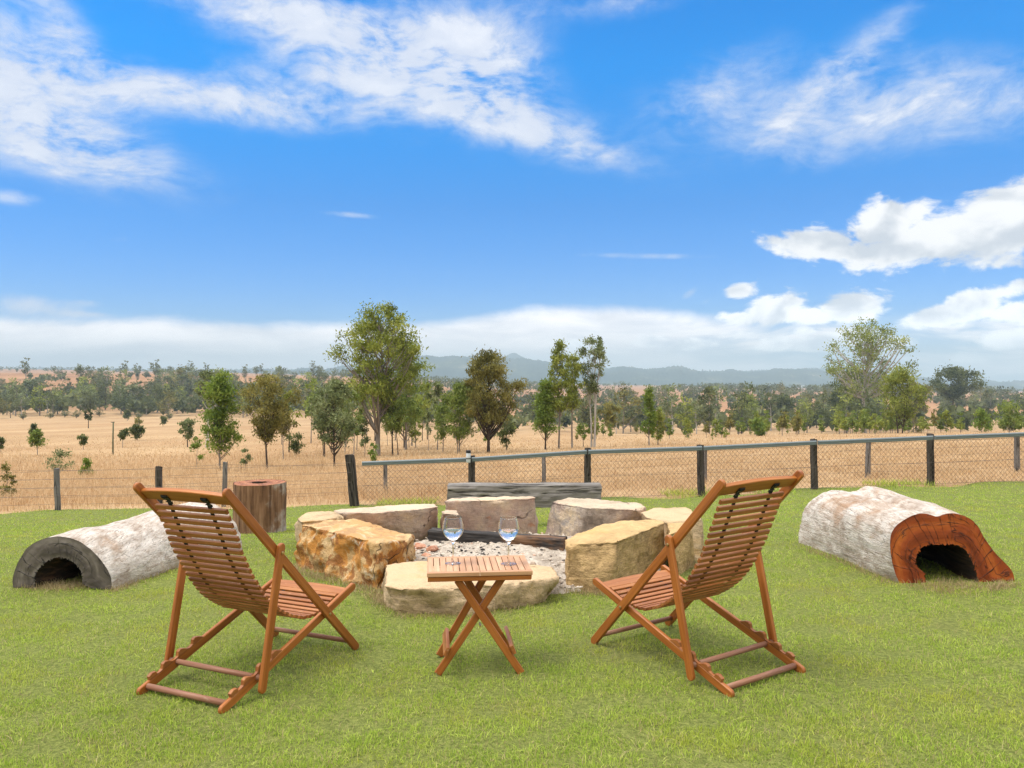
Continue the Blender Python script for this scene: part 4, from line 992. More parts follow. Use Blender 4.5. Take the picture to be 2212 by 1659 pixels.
def brick_fn(t, b, o):
    p = t.objpos(); n = t.noise(p, 30, 5, .6)
    t.link(t.ramp(n, [(.35, (.33, .14, .08)), (.55, (.50, .27, .18)), (.72, (.60, .46, .36))]), b.inputs['Base Color']); b.inputs['Roughness'].default_value = .9; bump(t, b, n, .5, .005)
M['brick'] = material('broken_brick', brick_fn)
for i, (x, y, z, rz, rx, s, lab) in enumerate([(735, 395, .075, .5, .3, 1.0, 'pinkish broken brick half sunk in ash nearest the rough orange block'), (795, 405, .085, 1.0, -.5, .95, 'bright orange brick shard tilted in the ash'), (765, 440, .07, -.4, .2, .7, 'small flat brick chip in front of two brick shards')]):
    p = pz(*z3(x, y), z)
    me = stone_mesh('broken_brick', [Vector(q) * s for q in [(-.06, -.04, -.02), (.055, -.045, -.02), (.07, .04, -.02), (-.05, .045, -.02), (-.055, -.035, .025), (.045, -.04, .03), (.05, .035, .02), (-.045, .04, .03)]], M['brick'], .3, 40 + i, vox=.007, smooth_it=1)
    o = new_obj('broken_brick', me); o.location = p; o.rotation_euler = (rx, .15, rz); tag(o, lab, 'brick', 'broken bricks in the ash')
p = pz(*z3(1320, 476), .19)
o = new_obj('pebble', stone_mesh('pebble', [Vector(q) for q in [(-.03, -.015, -.01), (.03, -.012, -.01), (.026, .018, -.01), (-.026, .016, -.01), (-.015, 0, .014), (.012, .004, .016)]], sD, .2, 60, vox=.005, smooth_it=1)); o.location = p
tag(o, 'small dark pebble lying on the low flat sandstone slab', 'pebble')

# charred beam across the ashes
def char_fn(t, b, o):
    g_ = t.attr('grain'); a = t.noise(t.vmul(g_, (3, 45, 45)), 1, 5, .65); m = t.noise(t.vmul(g_, (2.2, 6, 6)), 1, 4, .6)
    gx_, _, _ = t.sep(g_)
    c = t.ramp(a, [(.36, (.012, .011, .011)), (.52, (.035, .031, .029)), (.68, (.095, .085, .08))])
    c = t.mix(m.smooth(.50, .62), c, t.ramp(a, [(.35, (.05, .026, .014)), (.5, (.15, .080, .042)), (.68, (.25, .15, .09))]))
    t.link(c, b.inputs['Base Color']); b.inputs['Roughness'].default_value = .8; bump(t, b, a + m, .9, .01)
M['char'] = material('charred_wood', char_fn)
def beam(name, a, b, h, d, mat, label, cat, seed, segs=40, taper=1.0, rag=.006):
    """a sawn beam from a to b (bottom front edge points), height h, depth d"""
    a, b = Vector(a), Vector(b); L = (b - a).length; ex = (b - a).normalized(); ez = Vector((0, 0, 1)); ey = ez.cross(ex).normalized()
    ring = []
    for (u0, w0, u1, w1) in ((0, 0, 1, 0), (1, 0, 1, 1), (1, 1, 0, 1), (0, 1, 0, 0)):
        for k in range(6): ring.append((u0 + (u1 - u0) * k / 6, w0 + (w1 - w0) * k / 6))
    n = len(ring); vs, gs = [], []
    c = (a + b) / 2
    for i in range(segs + 1):
        x = L * i / segs; tp = 1 + (taper - 1) * i / segs
        for (u, w) in ring:
            rd = .94 if (u in (0, 1) and w in (0, 1)) else 1
            uu, ww = .5 + (u - .5) * rd, .5 + (w - .5) * rd
            p = Vector((x * .0 + seed, u * d * 9, w * h * 9)); j = mnoise.noise(Vector((x * 2.2 + seed, u * 3, w * 3))) * rag * 1.6 + mnoise.noise(Vector((x * 9, u * 40 + seed, w * 40))) * rag
            q = a + ex * x + ey * (uu * d) + ez * (ww * h * tp)
            o_ = (ey * (u - .5) + ez * (w - .5)).normalized()
            q += o_ * j
            if i in (0, segs): q += ex * (mnoise.noise(Vector((u * 9, w * 9, seed))) * .012)
            vs.append(q - c); gs.append((x + seed, u * d, w * h))
    fs = [(i * n + k, (i + 1) * n + k, (i + 1) * n + (k + 1) % n, i * n + (k + 1) % n) for i in range(segs) for k in range(n)]
    fs = [f[::-1] for f in fs]
    fs += [tuple(range(n))[::-1], tuple(segs * n + k for k in range(n))]
    mb = MB(); mb.add(vs, fs, gs); o = mb.build(name, mat); o.location = c
    bm = bmesh.new(); bm.from_mesh(o.data); bmesh.ops.recalc_face_normals(bm, faces=bm.faces); bm.to_mesh(o.data); bm.free()
    return tag(o, label, cat)
beam('charred_log', pz(*z3(770, 374), .055), pz(*z3(1478, 437), .035), .115, .13, M['char'], 'half burnt black and brown timber lying across the pale ash', 'log', 3, taper=1.15, rag=.007)
# grey sleeper bench
Yb = 8.95
def onY(px, py): return py_(px, py, Yb)
sl_ = beam('sleeper_bench', onY(*z3(873, 188)) , onY(*z3(1677, 186)), (70 * .41408 + 20) * Yb / F, .24, M['greywood'], 'long silver grey timber sleeper used as a bench at the back of the fire pit', 'bench', 5, rag=.010)
for k, xx in enumerate((-.62, .64)):
    mb = MB(); zz = gz(sl_.location.x + xx, Yb + .1) - sl_.location.z
    zb = -(sl_.dimensions.z / 2)
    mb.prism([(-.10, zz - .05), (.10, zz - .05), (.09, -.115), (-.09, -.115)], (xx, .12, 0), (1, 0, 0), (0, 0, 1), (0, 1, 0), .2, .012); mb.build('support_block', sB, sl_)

# ------------------------------------------------------------------ hollow logs and stump
def barklog_fn(c_lo, c_mid, c_hi, tan, tan_amt):
    def fn(t, b, o):
        g_ = t.attr('grain'); p = t.objpos()
        a = t.noise(t.vmul(g_, (5, 34, 34)), 1, 7, .70, .8); m = t.noise(p, 2.6, 6, .65); q = t.noise(p, 11, 7, .7); f = t.noise(t.vmul(g_, (22, 110, 110)), 1, 4, .65)
        c = t.ramp(a * .40 + m * .30 + q * .30, [(.33, c_lo), (.45, c_mid), (.56, c_hi), (.74, tuple(min(1, v * 1.12) for v in c_hi))])
        c = t.mix(t.noise(t.vadd(p, t.xyz(4.0, 0.0, 7.0)), 1.9, 5, .6).smooth(.50, .66) * tan_amt, c, tan)
        c = t.mix(f.smooth(.56, .70) * .6, c, c_lo); c = t.mix(t.crack(t.vmul(g_, (1.2, 9, 9)), 1, .008, 5) * m.smooth(.44, .62) * .7, c, tuple(v * .3 for v in c_lo))
        t.link(c, b.inputs['Base Color']); b.inputs['Roughness'].default_value = .9; b.inputs['Specular IOR Level'].default_value = .1
        bump(t, b, a * .9 + f * .6 + q * .6, 1.0, .018)
    return fn
M['logbark'] = material('bleached_log_surface', barklog_fn((.19, .125, .085), (.42, .345, .285), (.68, .62, .56), (.36, .21, .115), .75))
def endgrain(c0, c1, c2, crackc, ringsc=34):
    def fn(t, b, o):
        g_ = t.attr('grain'); x, y, z = t.sep(g_)          # x around, y from heart to bark
        w = t.noise(t.vmul(g_, (2.2, 2.5, 0)), 1, 4, .5)
        r = (y * ringsc + w * 5.0).op('SINE') * .5 + .5
        n = t.noise(t.vmul(g_, (3, 14, 0)), 1, 5, .6); k = t.noise(t.vmul(g_, (16, 2.2, 0)), 1, 5, .7, .5); k2 = t.noise(t.vmul(g_, (3.0, 26, 0)), 1, 4, .6, .4)
        c = t.ramp(n * .55 + r * .16 + w * .29, [(.32, c0), (.5, c1), (.68, c2)])
        k = t.crack(t.vmul(g_, (9, 1.6, 0)), 1, .016, 5) * w.smooth(.40, .55); k2 = t.crack(t.vmul(g_, (1.3, 11, 0)), 1, .014, 5) * n.smooth(.42, .56)
        c = t.mix(k * .9, c, crackc); c = t.mix(k2 * .8, c, crackc)
        s = t.noise(t.vmul(g_, (60, 60, 0)), 1, 2, .5); c = t.mix(s.smooth(.55, .75) * .25, c, c0)
        t.link(c, b.inputs['Base Color']); b.inputs['Roughness'].default_value = .62; b.inputs['Specular IOR Level'].default_value = .3
        bump(t, b, r * .3 + n * .6 - k * 1.2 - k2, .8, .012)
    return fn
M['redend'] = material('red_cut_timber', endgrain((.105, .018, .005), (.30, .058, .010), (.48, .125, .021), (.030, .011, .006)))
M['greyend'] = material('grey_cut_timber', endgrain((.046, .038, .032), (.115, .095, .080), (.23, .20, .175), (.012, .011, .010), 46))
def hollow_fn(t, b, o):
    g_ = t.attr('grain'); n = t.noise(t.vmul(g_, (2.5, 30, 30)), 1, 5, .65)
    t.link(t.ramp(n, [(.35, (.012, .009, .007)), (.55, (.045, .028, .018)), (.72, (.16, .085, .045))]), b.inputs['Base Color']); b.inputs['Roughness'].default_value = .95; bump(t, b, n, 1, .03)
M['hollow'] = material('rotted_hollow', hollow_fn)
def resample(pts, n):
    P = np.array(pts, float); d = np.concatenate([[0], np.cumsum(np.linalg.norm(np.diff(P, axis=0), axis=1))])
    s = np.linspace(0, d[-1], n)
    return np.stack([np.interp(s, d, P[:, k]) for k in range(P.shape[1])], 1)
def soften(P, it=2):
    for _ in range(it):
        Q = P.copy(); Q[1:-1] = .25 * P[:-2] + .5 * P[1:-1] + .25 * P[2:]; P = Q
    return P
def hollow_log(name, label, group, outer, inner, far_outer, far_inner, endmat, ragged, seed, groove=None):
    """outer and inner arcs run from one ground edge over the top to the other; all in world space"""
    n = 96; K = 44
    A0, I0 = soften(resample(outer, n), 1), soften(resample(inner, n), 1)
    A1, I1 = soften(resample(far_outer, n), 2), soften(resample(far_inner, n), 2)
    c = A0.mean(0) * .5 + A1.mean(0) * .5; c[2] = 0
    root = thing(name, label, 'log', c, 0, group)
    def sheet(B0, B1, sgn, amp, fine):
        V = np.zeros((K + 1, n, 3)); G = np.zeros_like(V); ctr0, ctr1 = B0.mean(0), B1.mean(0)
        Ln = np.linalg.norm(ctr1 - ctr0)
        for i in range(K + 1):
            f = i / K; e = f * .85 + .15 * float(_sm(f))
            P = B0 * (1 - e) + B1 * e; cc = ctr0 * (1 - e) + ctr1 * e; cc = cc - np.array([0, 0, .1])
            for j in range(n):
                p = Vector(P[j].tolist()); o_ = (P[j] - cc); o_ /= np.linalg.norm(o_) + 1e-9
                if i == 0 and not fine: dd = 0
                else: dd = amp * (mnoise.noise(p * 2.6 + Vector((seed, 0, 0))) * 1.0 + mnoise.noise(Vector((p.x * 7, p.y * 3, p.z * 7))) * .5 + mnoise.noise(Vector((p.x * 22, p.y * 6, p.z * 22 + seed))) * .22)
                dd *= min(1, f * 6 + (.0 if not fine else .4))
                if groove is not None and sgn > 0:
                    dd -= groove(j / (n - 1), f)
                V[i, j] = P[j] + o_ * dd * 1.0
                G[i, j] = (f * Ln + seed, P[j][0] - c[0], P[j][2])
                if i in (K,): V[i, j, 1] += mnoise.noise(Vector((j * .4, seed, 1))) * .03
        return V - c, G
    VO, GO = sheet(A0, A1, 1, .030, False); VI, GI = sheet(I0, I1, -1, .04, True)
    VI[0] = I0 - c
    I = np.arange((K + 1) * n).reshape(K + 1, n)
    Q = np.stack([I[:-1, :-1], I[1:, :-1], I[1:, 1:], I[:-1, 1:]], -1).reshape(-1, 4)
    np_mesh('bark', VO.reshape(-1, 3), [Q], M['logbark'], root, {'grain': GO.reshape(-1, 3)}, True)
    # hollow with the two strips that join it to the bark along the ground
    VV = np.concatenate([VI.reshape(-1, 3), VO[:, 0], VO[:, -1]]); o0 = (K + 1) * n; o1 = o0 + K + 1
    S0 = np.array([(I[i, 0], I[i + 1, 0], o0 + i + 1, o0 + i) for i in range(K)]); S1 = np.array([(I[i, n - 1], o1 + i, o1 + i + 1, I[i + 1, n - 1]) for i in range(K)])
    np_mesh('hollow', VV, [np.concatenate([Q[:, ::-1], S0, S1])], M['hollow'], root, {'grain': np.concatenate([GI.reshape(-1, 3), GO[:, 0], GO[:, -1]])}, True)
    for nm, a, b_, flip in (('cut_face', A0 - c, I0 - c, False), ('cut_face', VO[K], VI[K], True)):
        m = 15; V = np.zeros((m, n, 3)); G = np.zeros_like(V); L = np.concatenate([[0], np.cumsum(np.linalg.norm(np.diff(a, axis=0), axis=1))])
        wid = np.linalg.norm(a - b_, axis=1)
        for k in range(m):
            f = k / (m - 1); P = b_ * (1 - f) + a * f
            for j in range(n):
                q = P[j].copy()
                if k == 0 and not flip: q = q + (b_[j] - a[j]) / (wid[j] + 1e-6) * ragged * mnoise.noise(Vector((j * .9, seed, 3)))
                q[1] += .004 * mnoise.noise(Vector((q[0] * 30, q[2] * 30, seed))) + (0 if k in (m - 1,) else -.002)
                V[k, j] = q; G[k, j] = (L[j] * 1.0 + seed, f * wid[j], 0)
        J = np.arange(m * n).reshape(m, n); QQ = np.stack([J[:-1, :-1], J[1:, :-1], J[1:, 1:], J[:-1, 1:]], -1).reshape(-1, 4)
        np_mesh(nm, V.reshape(-1, 3), [QQ[:, ::-1] if flip else QQ], endmat, root, {'grain': G.reshape(-1, 3)}, False)
    return root
def z5(x, y): return (1960 + .27125 * x) * .8641, (1180 + .27125 * y) * .8641
def z6(x, y): return .33454 * x * .8641, (1130 + .33454 * y) * .8641
def on_plane(px, py, a, b):
    """ray against the upright plane Y = a + b X"""
    m = (px - CX) / F; Y = a / (1 - b * m); return np.array([m * Y, Y, HC - (py - HY) / F * Y])
# the red-ended log
pa = 5.70; pb = .0
outer = [on_plane(*z5(x, y), pa, .01) for x, y in [(1065, 1050), (1030, 950), (1000, 850), (980, 740), (976, 640), (988, 560), (1035, 490), (1100, 445), (1170, 405), (1250, 380), (1320, 384), (1370, 400), (1408, 416), (1440, 402), (1500, 382), (1570, 380), (1660, 402), (1740, 445), (1792, 505), (1835, 590), (1885, 665), (1945, 745), (2035, 835), (2100, 905), (2120, 960), (2124, 1028)]]
inner = [on_plane(*z5(x, y), pa, .01) for x, y in [(1300, 1100), (1305, 1010), (1290, 925), (1240, 890), (1212, 850), (1215, 790), (1245, 720), (1290, 680), (1350, 668), (1450, 668), (1560, 665), (1640, 690), (1695, 745), (1735, 830), (1765, 910), (1782, 980), (1800, 1045), (1890, 1078)]]
for q in (outer[0], outer[-1], inner[0], inner[-1]): q[2] = max(q[2], gz(q[0], q[1]) + .0)
def dome(cx, y, w, h, n, lean=0.0, pw=.75, w2=None):
    out = []
    for a in np.linspace(0, math.pi, n):
        ww = w if a < math.pi / 2 else (w2 or w)
        x = cx - math.copysign(abs(math.cos(a)) ** pw, math.cos(a)) * ww; z = abs(math.sin(a)) ** pw * h
        out.append(np.array([x, y + .06 * math.cos(a), gz(x, y) - .02 + z]))
    return out
fo_ = dome(2.92, 7.12, .44, .50, 60, pw=.72, w2=.60); fi_ = dome(2.95, 7.12, .20, .26, 60, w2=.26)
def groove_r(s, f):
    k = (s - (.475 - .02 * f)) / .045; return .055 * math.exp(-k * k) * min(1, f * 4) * (1 - .4 * f)
hollow_log('hollow_log', 'bleached hollow log with a glossy red double-lobed cut end', 'hollow logs beside the fire pit', outer, inner, fo_, fi_, M['redend'], .025, 2, groove_r)
# the grey-ended log
outer = [on_plane(*z6(x, y), 5.45, -.12) for x, y in [(97, 1016), (93, 960), (100, 915), (130, 830), (190, 730), (230, 695), (275, 668), (350, 640), (440, 629), (530, 643), (600, 670), (680, 728), (745, 795), (800, 870), (828, 930), (836, 990), (832, 1040)]]
inner = [on_plane(*z6(x, y), 5.45, -.12) for x, y in [(262, 988), (258, 940), (275, 890), (320, 840), (370, 805), (430, 785), (500, 795), (560, 830), (605, 885), (618, 930), (615, 985), (700, 1025)]]
for q in (outer[0], outer[-1], inner[0], inner[-1]): q[2] = gz(q[0], q[1]) + .004
fo_ = dome(-2.70, 7.25, .42, .43, 60, pw=.85, w2=.36); fi_ = dome(-2.70, 7.25, .2, .24, 60)
hollow_log('hollow_log', 'bleached hollow log with a dark grey horseshoe cut end', 'hollow logs beside the fire pit', outer, inner, fo_, fi_, M['greyend'], .02, 6)
# crack knot on the grey-ended log is left to the surface noise

def stumpbark_fn(t, b, o):
    g_ = t.attr('grain'); p = t.objpos(); a = t.noise(t.vmul(g_, (2.2, 24, 24)), 1, 6, .65); m = t.noise(t.vadd(p, t.xyz(2.0, 0.0, 1.0)), 3.4, 5, .6)
    x, y, z = t.sep(p)
    c = t.ramp(a * .7 + m * .3, [(.36, (.075, .036, .018)), (.5, (.215, .112, .058)), (.66, (.36, .215, .125))])
    c = t.mix((m + x * 1.1).smooth(.66, .82) * .8, c, t.ramp(a, [(.36, (.07, .055, .045)), (.48, (.40, .36, .31)), (.68, (.62, .56, .49))]))
    t.link(c, b.inputs['Base Color']); b.inputs['Roughness'].default_value = .9; bump(t, b, a, 1.0, .03)
M['stumpbark'] = material('stump_bark', stumpbark_fn)
bp = gp(560, 1152); r_ = 56 * bp.y / F; sy = bp.y + r_ * .9; sx = (559.5 - CX) / F * sy; sz = gz(sx, sy)
sh = HC - (1042 - HY) / F * sy - sz
stump = thing('tree_stump', 'upright cut stump with red-brown top and a dark hole, standing on the lawn', 'stump', (sx, sy, sz))
n = 96; rows = 26; vs, gs = [], []
for k in range(rows):
    f = k / (rows - 1)
    for i in range(n):
        th = 2 * math.pi * i / n; d = Vector((math.cos(th), math.sin(th), 0))
        q = r_ * (1 + .035 * (1 - f) ** 3 - .02 * (1 - f)) + .022 * mnoise.noise(d * 2.2 + Vector((0, 0, f * .6))) + .009 * mnoise.noise(Vector((d.x * 14, d.y * 14, f * 1.2))) + .004 * mnoise.noise(Vector((d.x * 40, d.y * 40, f * 3)))
        vs.append(d * q + Vector((0, 0, -.06 + (sh + .06) * f))); gs.append((f * sh, d.x * q, d.y * q))
mb = MB(); mb.add(vs, [(k * n + i, k * n + (i + 1) % n, (k + 1) * n + (i + 1) % n, (k + 1) * n + i) for k in range(rows - 1) for i in range(n)], gs, True)
topring = vs[-n:]; mb.build('bark', M['stumpbark'], stump)
vs, gs = [], []; m = 14
for k in range(m):
    f = k / (m - 1)
    for i in range(n):
        th = 2 * math.pi * i / n; d = Vector((math.cos(th), math.sin(th), 0)); R0 = .085 + .02 * mnoise.noise(d * 2.5) + .006 * mnoise.noise(d * 9)
        P = topring[i].copy(); P.z = sh; q = d * R0; q.z = sh; q = q.lerp(P, f); q.z = sh + .003 * mnoise.noise(q * 30) - (.004 if k == m - 1 else 0)
        vs.append(q); gs.append((th * .25 + 3, f * .22, 0))
mb = MB(); mb.add(vs, [(k * n + i, (k + 1) * n + i, (k + 1) * n + (i + 1) % n, k * n + (i + 1) % n) for k in range(m - 1) for i in range(n)], gs)
M['stumptop'] = material('red_brown_cut_top', endgrain((.19, .065, .026), (.34, .125, .050), (.48, .22, .105), (.05, .025, .018), 60))
mb.build('cut_face', M['stumptop'], stump)
rim = vs[:n]; mb = MB(); rings = [rim] + [[Vector((p.x * s, p.y * s, sh - dz)) for p in rim] for s, dz in ((.97, .04), (.92, .16), (.7, .26), (.05, .28))]
mb.add([p for r in rings for p in r], [(k * n + i, k * n + (i + 1) % n, (k + 1) * n + (i + 1) % n, (k + 1) * n + i) for k in range(4) for i in range(n)], None, True)
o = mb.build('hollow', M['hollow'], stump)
for po in [q for q in stump.children]:
    bm = bmesh.new(); bm.from_mesh(po.data)
    if po.name.startswith('cut'): 
        for f in bm.faces:
            if f.normal.z < 0: f.normal_flip()
    bm.to_mesh(po.data); bm.free()

# ------------------------------------------------------------------ deck chairs
random.seed(5)
W_ = .256; T_ = .0235; TH = .021
At, Af, Bf, Br = (-.4797, .9496), (.4181, .018), (.4099, .3259), (-.4886, .018)
tC = .3297; PC = (At[0] + tC * (Af[0] - At[0]), At[1] + tC * (Af[1] - At[1])); Cb = (-.3067, .0778)
def yz(x, p): return Vector((x, p[0], p[1]))
def inter(a, b, c, d):
    A = np.array([[b[0] - a[0], -(d[0] - c[0])], [b[1] - a[1], -(d[1] - c[1])]]); s = np.linalg.solve(A, np.array([c[0] - a[0], c[1] - a[1]]))[0]
    return (a[0] + s * (b[0] - a[0]), a[1] + s * (b[1] - a[1]))
PX = inter(At, Af, Bf, Br)
CURVE = [(-.452, .905), (-.434, .868), (-.404, .800), (-.371, .727), (-.343, .660), (-.306, .592), (-.268, .527), (-.225, .463), (-.174, .402), (-.093, .334), (-.012, .287), (.069, .257), (.140, .249), (.205, .258), (.262, .277), (.325, .302), (.375, .322)]
def make_chair():
    root = thing('deck_chair', 'slatted wooden deck chair on the grass turned towards the stones, nearer the grey-ended log', 'chair', group='wooden deck chairs facing the fire pit')
    ux = (1, 0, 0)
    def ext(a, b, e):
        d = Vector((b[0] - a[0], b[1] - a[1])).normalized() * e; return (b[0] + d.x, b[1] + d.y)
    for s in (-1, 1):
        mb = MB(); mb.bar(yz(s * (W_ + T_), ext(Af, At, .018)), yz(s * (W_ + T_), ext(At, Af, .004)), .044, TH, ux, .0035, True, True); o = mb.build('long_rail', M['oiled'], root)
        mb = MB(); mb.bar(yz(s * W_, ext(Br, Bf, .02)), yz(s * W_, ext(Bf, Br, .02)), .042, TH, ux, .0035, True, True); fr = mb.build('seat_rail', M['oiled'], root)
        # notched rack on the lower end of the seat rail
        d = Vector((Br[0] - Bf[0], Br[1] - Bf[1])).normalized(); nrm = Vector((-d.y, d.x)); nrm = nrm if nrm.y > 0 else -nrm
        mb = MB(); L = .36; N_ = 3
        O = Vector((s * W_, Br[0] - d.x * .035, Br[1] - d.y * .035)); ex = Vector((0, -d.x, -d.y)); ey = Vector((0, nrm.x, nrm.y))
        pl = [(0, .019), (0, .040), (.022, .046), (.042, .040)]
        for k in range(3):
            x0 = .062 + k * .098
            pl += [(x0 - .016, .025), (x0, .021), (x0 + .016, .026), (x0 + .026, .045), (x0 + .040, .050), (x0 + .058, .043)]
        pl += [(.335, .030), (.35, .019)]
        mb.prism(pl, O, ex, ey, ux, TH * .96, .002); mb.build('notch_rack', M['slat'], root)
        mb = MB(); mb.bar(yz(s * (W_ + 2.05 * T_), ext(Cb, PC, .024)), yz(s * (W_ + 2.05 * T_), ext(PC, Cb, .035)), .042, TH, ux, .0035, True, True); leg = mb.build('prop_leg', M['oiled'], root)
        for (p, xx, r) in ((PC, W_ + 2.6 * T_, .0075), (PX, W_ + 1.55 * T_, .0075)):
            mb = MB(); mb.tube([yz(s * (xx - .006), p), yz(s * (xx + .0025), p), yz(s * (xx + .004), p)], [r, r, r * .6], 12, smooth=False); mb.build('bolt', M['brass'], leg if p is PC else o)
    for nm, p, w, r in (('front_rod', (Af[0] - .030, Af[1] + .034), W_ + T_, .0125), ('rear_rod', (Br[0] + .012, Br[1] + .008), W_, .0145), ('leg_rod', (Cb[0] + .004, Cb[1] + .010), W_ + 2 * T_, .0135)):
        mb = MB(); mb.tube([yz(-w + .006, p), yz(0, p), yz(w - .006, p)], r, 14, smooth=True); mb.build(nm, M['rod'], root)
    # head board: gently arched, lying in the plane of the long rails
    d = Vector((0, At[0] - Af[0], At[1] - Af[1])).normalized(); nr = Vector((1, 0, 0)).cross(d)
    O = yz(0, At) - d * .028
    arch = [(x, .030 + .016 * (1 - (x / .27) ** 2)) for x in np.linspace(.268, -.268, 15)]
    mb = MB(); mb.prism([(-.268, -.030), (.268, -.030)] + arch, O, (1, 0, 0), d, nr, .022, .003); mb.build('head_board', M['oiled'], root)
    d2 = Vector((0, Bf[0] - Br[0], Bf[1] - Br[1])).normalized(); n2 = Vector((1, 0, 0)).cross(d2)
    mb = MB(); mb.prism([(-.245, -.036), (.245, -.036)] + [(x, .022 + .012 * (1 - (x / .25) ** 2)) for x in np.linspace(.245, -.245, 13)], yz(0, Bf) - d2 * .030 + n2 * .0, (1, 0, 0), d2, n2, .020, .003); mb.build('front_board', M['slat'], root)
    # slats hung on two straps along the sagging curve
    P = soften(resample(CURVE, 300), 8); S_ = np.concatenate([[0], np.cumsum(np.linalg.norm(np.diff(P, axis=0), axis=1))])
    N_ = 31; mb = MB()
    for k in range(N_):
        s = S_[-1] * (.030 + (k + .15) / N_ * .955)
        y, z = np.interp(s, S_, P[:, 0]), np.interp(s, S_, P[:, 1]); y2, z2 = np.interp(s + .004, S_, P[:, 0]), np.interp(s + .004, S_, P[:, 1])
        ey = Vector((0, y2 - y, z2 - z)).normalized(); ez = Vector((1, 0, 0)).cross(ey)
        hw = .226 + random.uniform(-.002, .002); x0 = random.uniform(-.002, .002)
        ctr = Vector((x0, y, z)) + ez * random.uniform(-.001, .001)
        tw = random.uniform(-.03, .03); ey2 = (ey + ez * tw).normalized(); ez2 = Vector((1, 0, 0)).cross(ey2)
        mb.prism([(-hw, -.0115), (hw, -.0115), (hw, .0115), (-hw, .0115)], ctr, (1, 0, 0), ey2, ez2, .0165, .002)
    seat = mb.build('slatted_seat', M['slat'], root)
    for s in (-1, 1):
        mb = MB(); nP = 90; Q = resample(P, nP); vs, fs = [], []
        for i in range(nP):
            dd = Q[min(i + 1, nP - 1)] - Q[max(i - 1, 0)]; dd /= np.linalg.norm(dd); nn = np.array([-dd[1], dd[0]])
            for (a, h) in ((-.011, .0018), (.011, .0018), (.011, -.0018), (-.011, -.0018)):
                q = Q[i] + nn * h; vs.append((s * .125 + a, q[0], q[1]))
        fs = [(i * 4 + k, i * 4 + (k + 1) % 4, (i + 1) * 4 + (k + 1) % 4, (i + 1) * 4 + k) for i in range(nP - 1) for k in range(4)] + [(3, 2, 1, 0), tuple((nP - 1) * 4 + k for k in range(4))]
        mb.add(vs, fs); st = mb.build('strap', M['strap'], seat)
        mb = MB(); O2 = yz(s * .125, At) - d * .034 - nr * .0; sg = -1 if nr.y > 0 else 1
        f0 = O2 + nr * (sg * .014)
        for (xa, xb, ya, yb) in ((-.020, .020, .016, .021), (-.020, .020, -.004, .001), (-.020, -.015, -.012, .021), (.015, .020, -.012, .021), (-.020, .020, -.030, -.025)):
            mb.prism([(xa, ya), (xb, ya), (xb, yb), (xa, yb)], f0, (1, 0, 0), d, nr, .005, .0008)
        mb.build('buckle', M['buckle'], st)
        mb = MB(); mb.prism([(-.011, -.045), (.011, -.045), (.011, .008), (-.011, .008)], f0 - nr * (sg * .002), (1, 0, 0), d, nr, .004, .0006); mb.prism([(-.017, .006), (.017, .006), (.017, .018), (-.017, .018)], f0 + nr * (sg * .003), (1, 0, 0), d, nr, .008, .001)
        mb.build('strap_end', M['strap'], st)
    return root
def copy_tree(o, parent=None):
    c = o.copy(); COL.objects.link(c); c.parent = parent
    for ch in list(o.children): copy_tree(ch, c)
    return c
ch1 = make_chair(); ch2 = copy_tree(ch1)
tiltm = Matrix(((1, 0, 0, 0), (0, 1, 0, 0), (TILT, 0, 1, 0), (0, 0, 0, 1)))
for c, X, Y, a in ((ch1, -1.2799, 4.2151, -.4541), (ch2, .9169, 4.328, .5967)):
    c.location = (X, Y, TILT * X); c.rotation_euler = Matrix.Rotation(-math.atan(TILT), 3, 'Y').to_euler() if False else (0, 0, a)
    c.rotation_euler = (Matrix.Rotation(-math.atan(TILT), 3, 'Y') @ Matrix.Rotation(a, 3, 'Z')).to_euler()
ch2['label'] = 'slatted wooden deck chair on the grass turned towards the stones, nearer the red-ended log'

# ------------------------------------------------------------------ folding table and glasses
ya = R(5.5)
tc = Vector((-.172, 4.205, 0)); tc.z = TILT * tc.x
table = thing('folding_table', 'small square folding slatted wooden table between the two deck chairs', 'table', tc, ya)
HT = .515; HW, HD = .257, .180
for s in (-1, 1):
    mb = MB(); x0, x1 = (0.0015, HW) if s > 0 else (-HW, -.0015); zt = HT - .011
    def pl_(xa, xb, yA, yB, t=.020, z=zt, along='y'):
        ex, ey = ((0, 1, 0), (1, 0, 0)) if along == 'y' else ((1, 0, 0), (0, 1, 0))
        O = Vector(((xa + xb) / 2, (yA + yB) / 2, z)); a, b = (abs(yB - yA) / 2, abs(xb - xa) / 2) if along == 'y' else (abs(xb - xa) / 2, abs(yB - yA) / 2)
        mb.prism([(-a, -b), (a, -b), (a, b), (-a, b)], O, ex, ey, (0, 0, 1), t, .0018)
    w = (x1 - x0)
    for k in range(8):
        a = x0 + w * k / 8; pl_(a + .0018, a + w / 8 - .0018, -HD + .030, HD - .030)
    pl_(x0, x1, -HD, -HD + .029, along='x'); pl_(x0, x1, HD - .029, HD, along='x')
    mb.build('top_leaf', M['tabletop'], table)
for s in (-1, 1):
    mb = MB()
    y = s * (HD - .013)
    mb.prism([(-HW + .004, 0), (HW - .008, 0), (HW - .004, .006), (HW - .004, .022), (-HW + .004, .022)], (0, y, HT - .045), (1, 0, 0), (0, 0, 1), (0, 1, 0), .018, .002)
    mb.build('apron', M['oiled'], table)
LZ = HT - .046
legs = []
for (xt, xb, y) in ((-.108, .205, -HD + .034), (.112, -.205, -HD + .058), (-.090, .185, HD - .062), (.075, -.195, HD - .036)):
    mb = MB(); mb.bar((xt, y, LZ), (xb, y, .006), .036, .021, (0, 1, 0), .003); legs.append(mb.build('leg', M['oiled'], table))
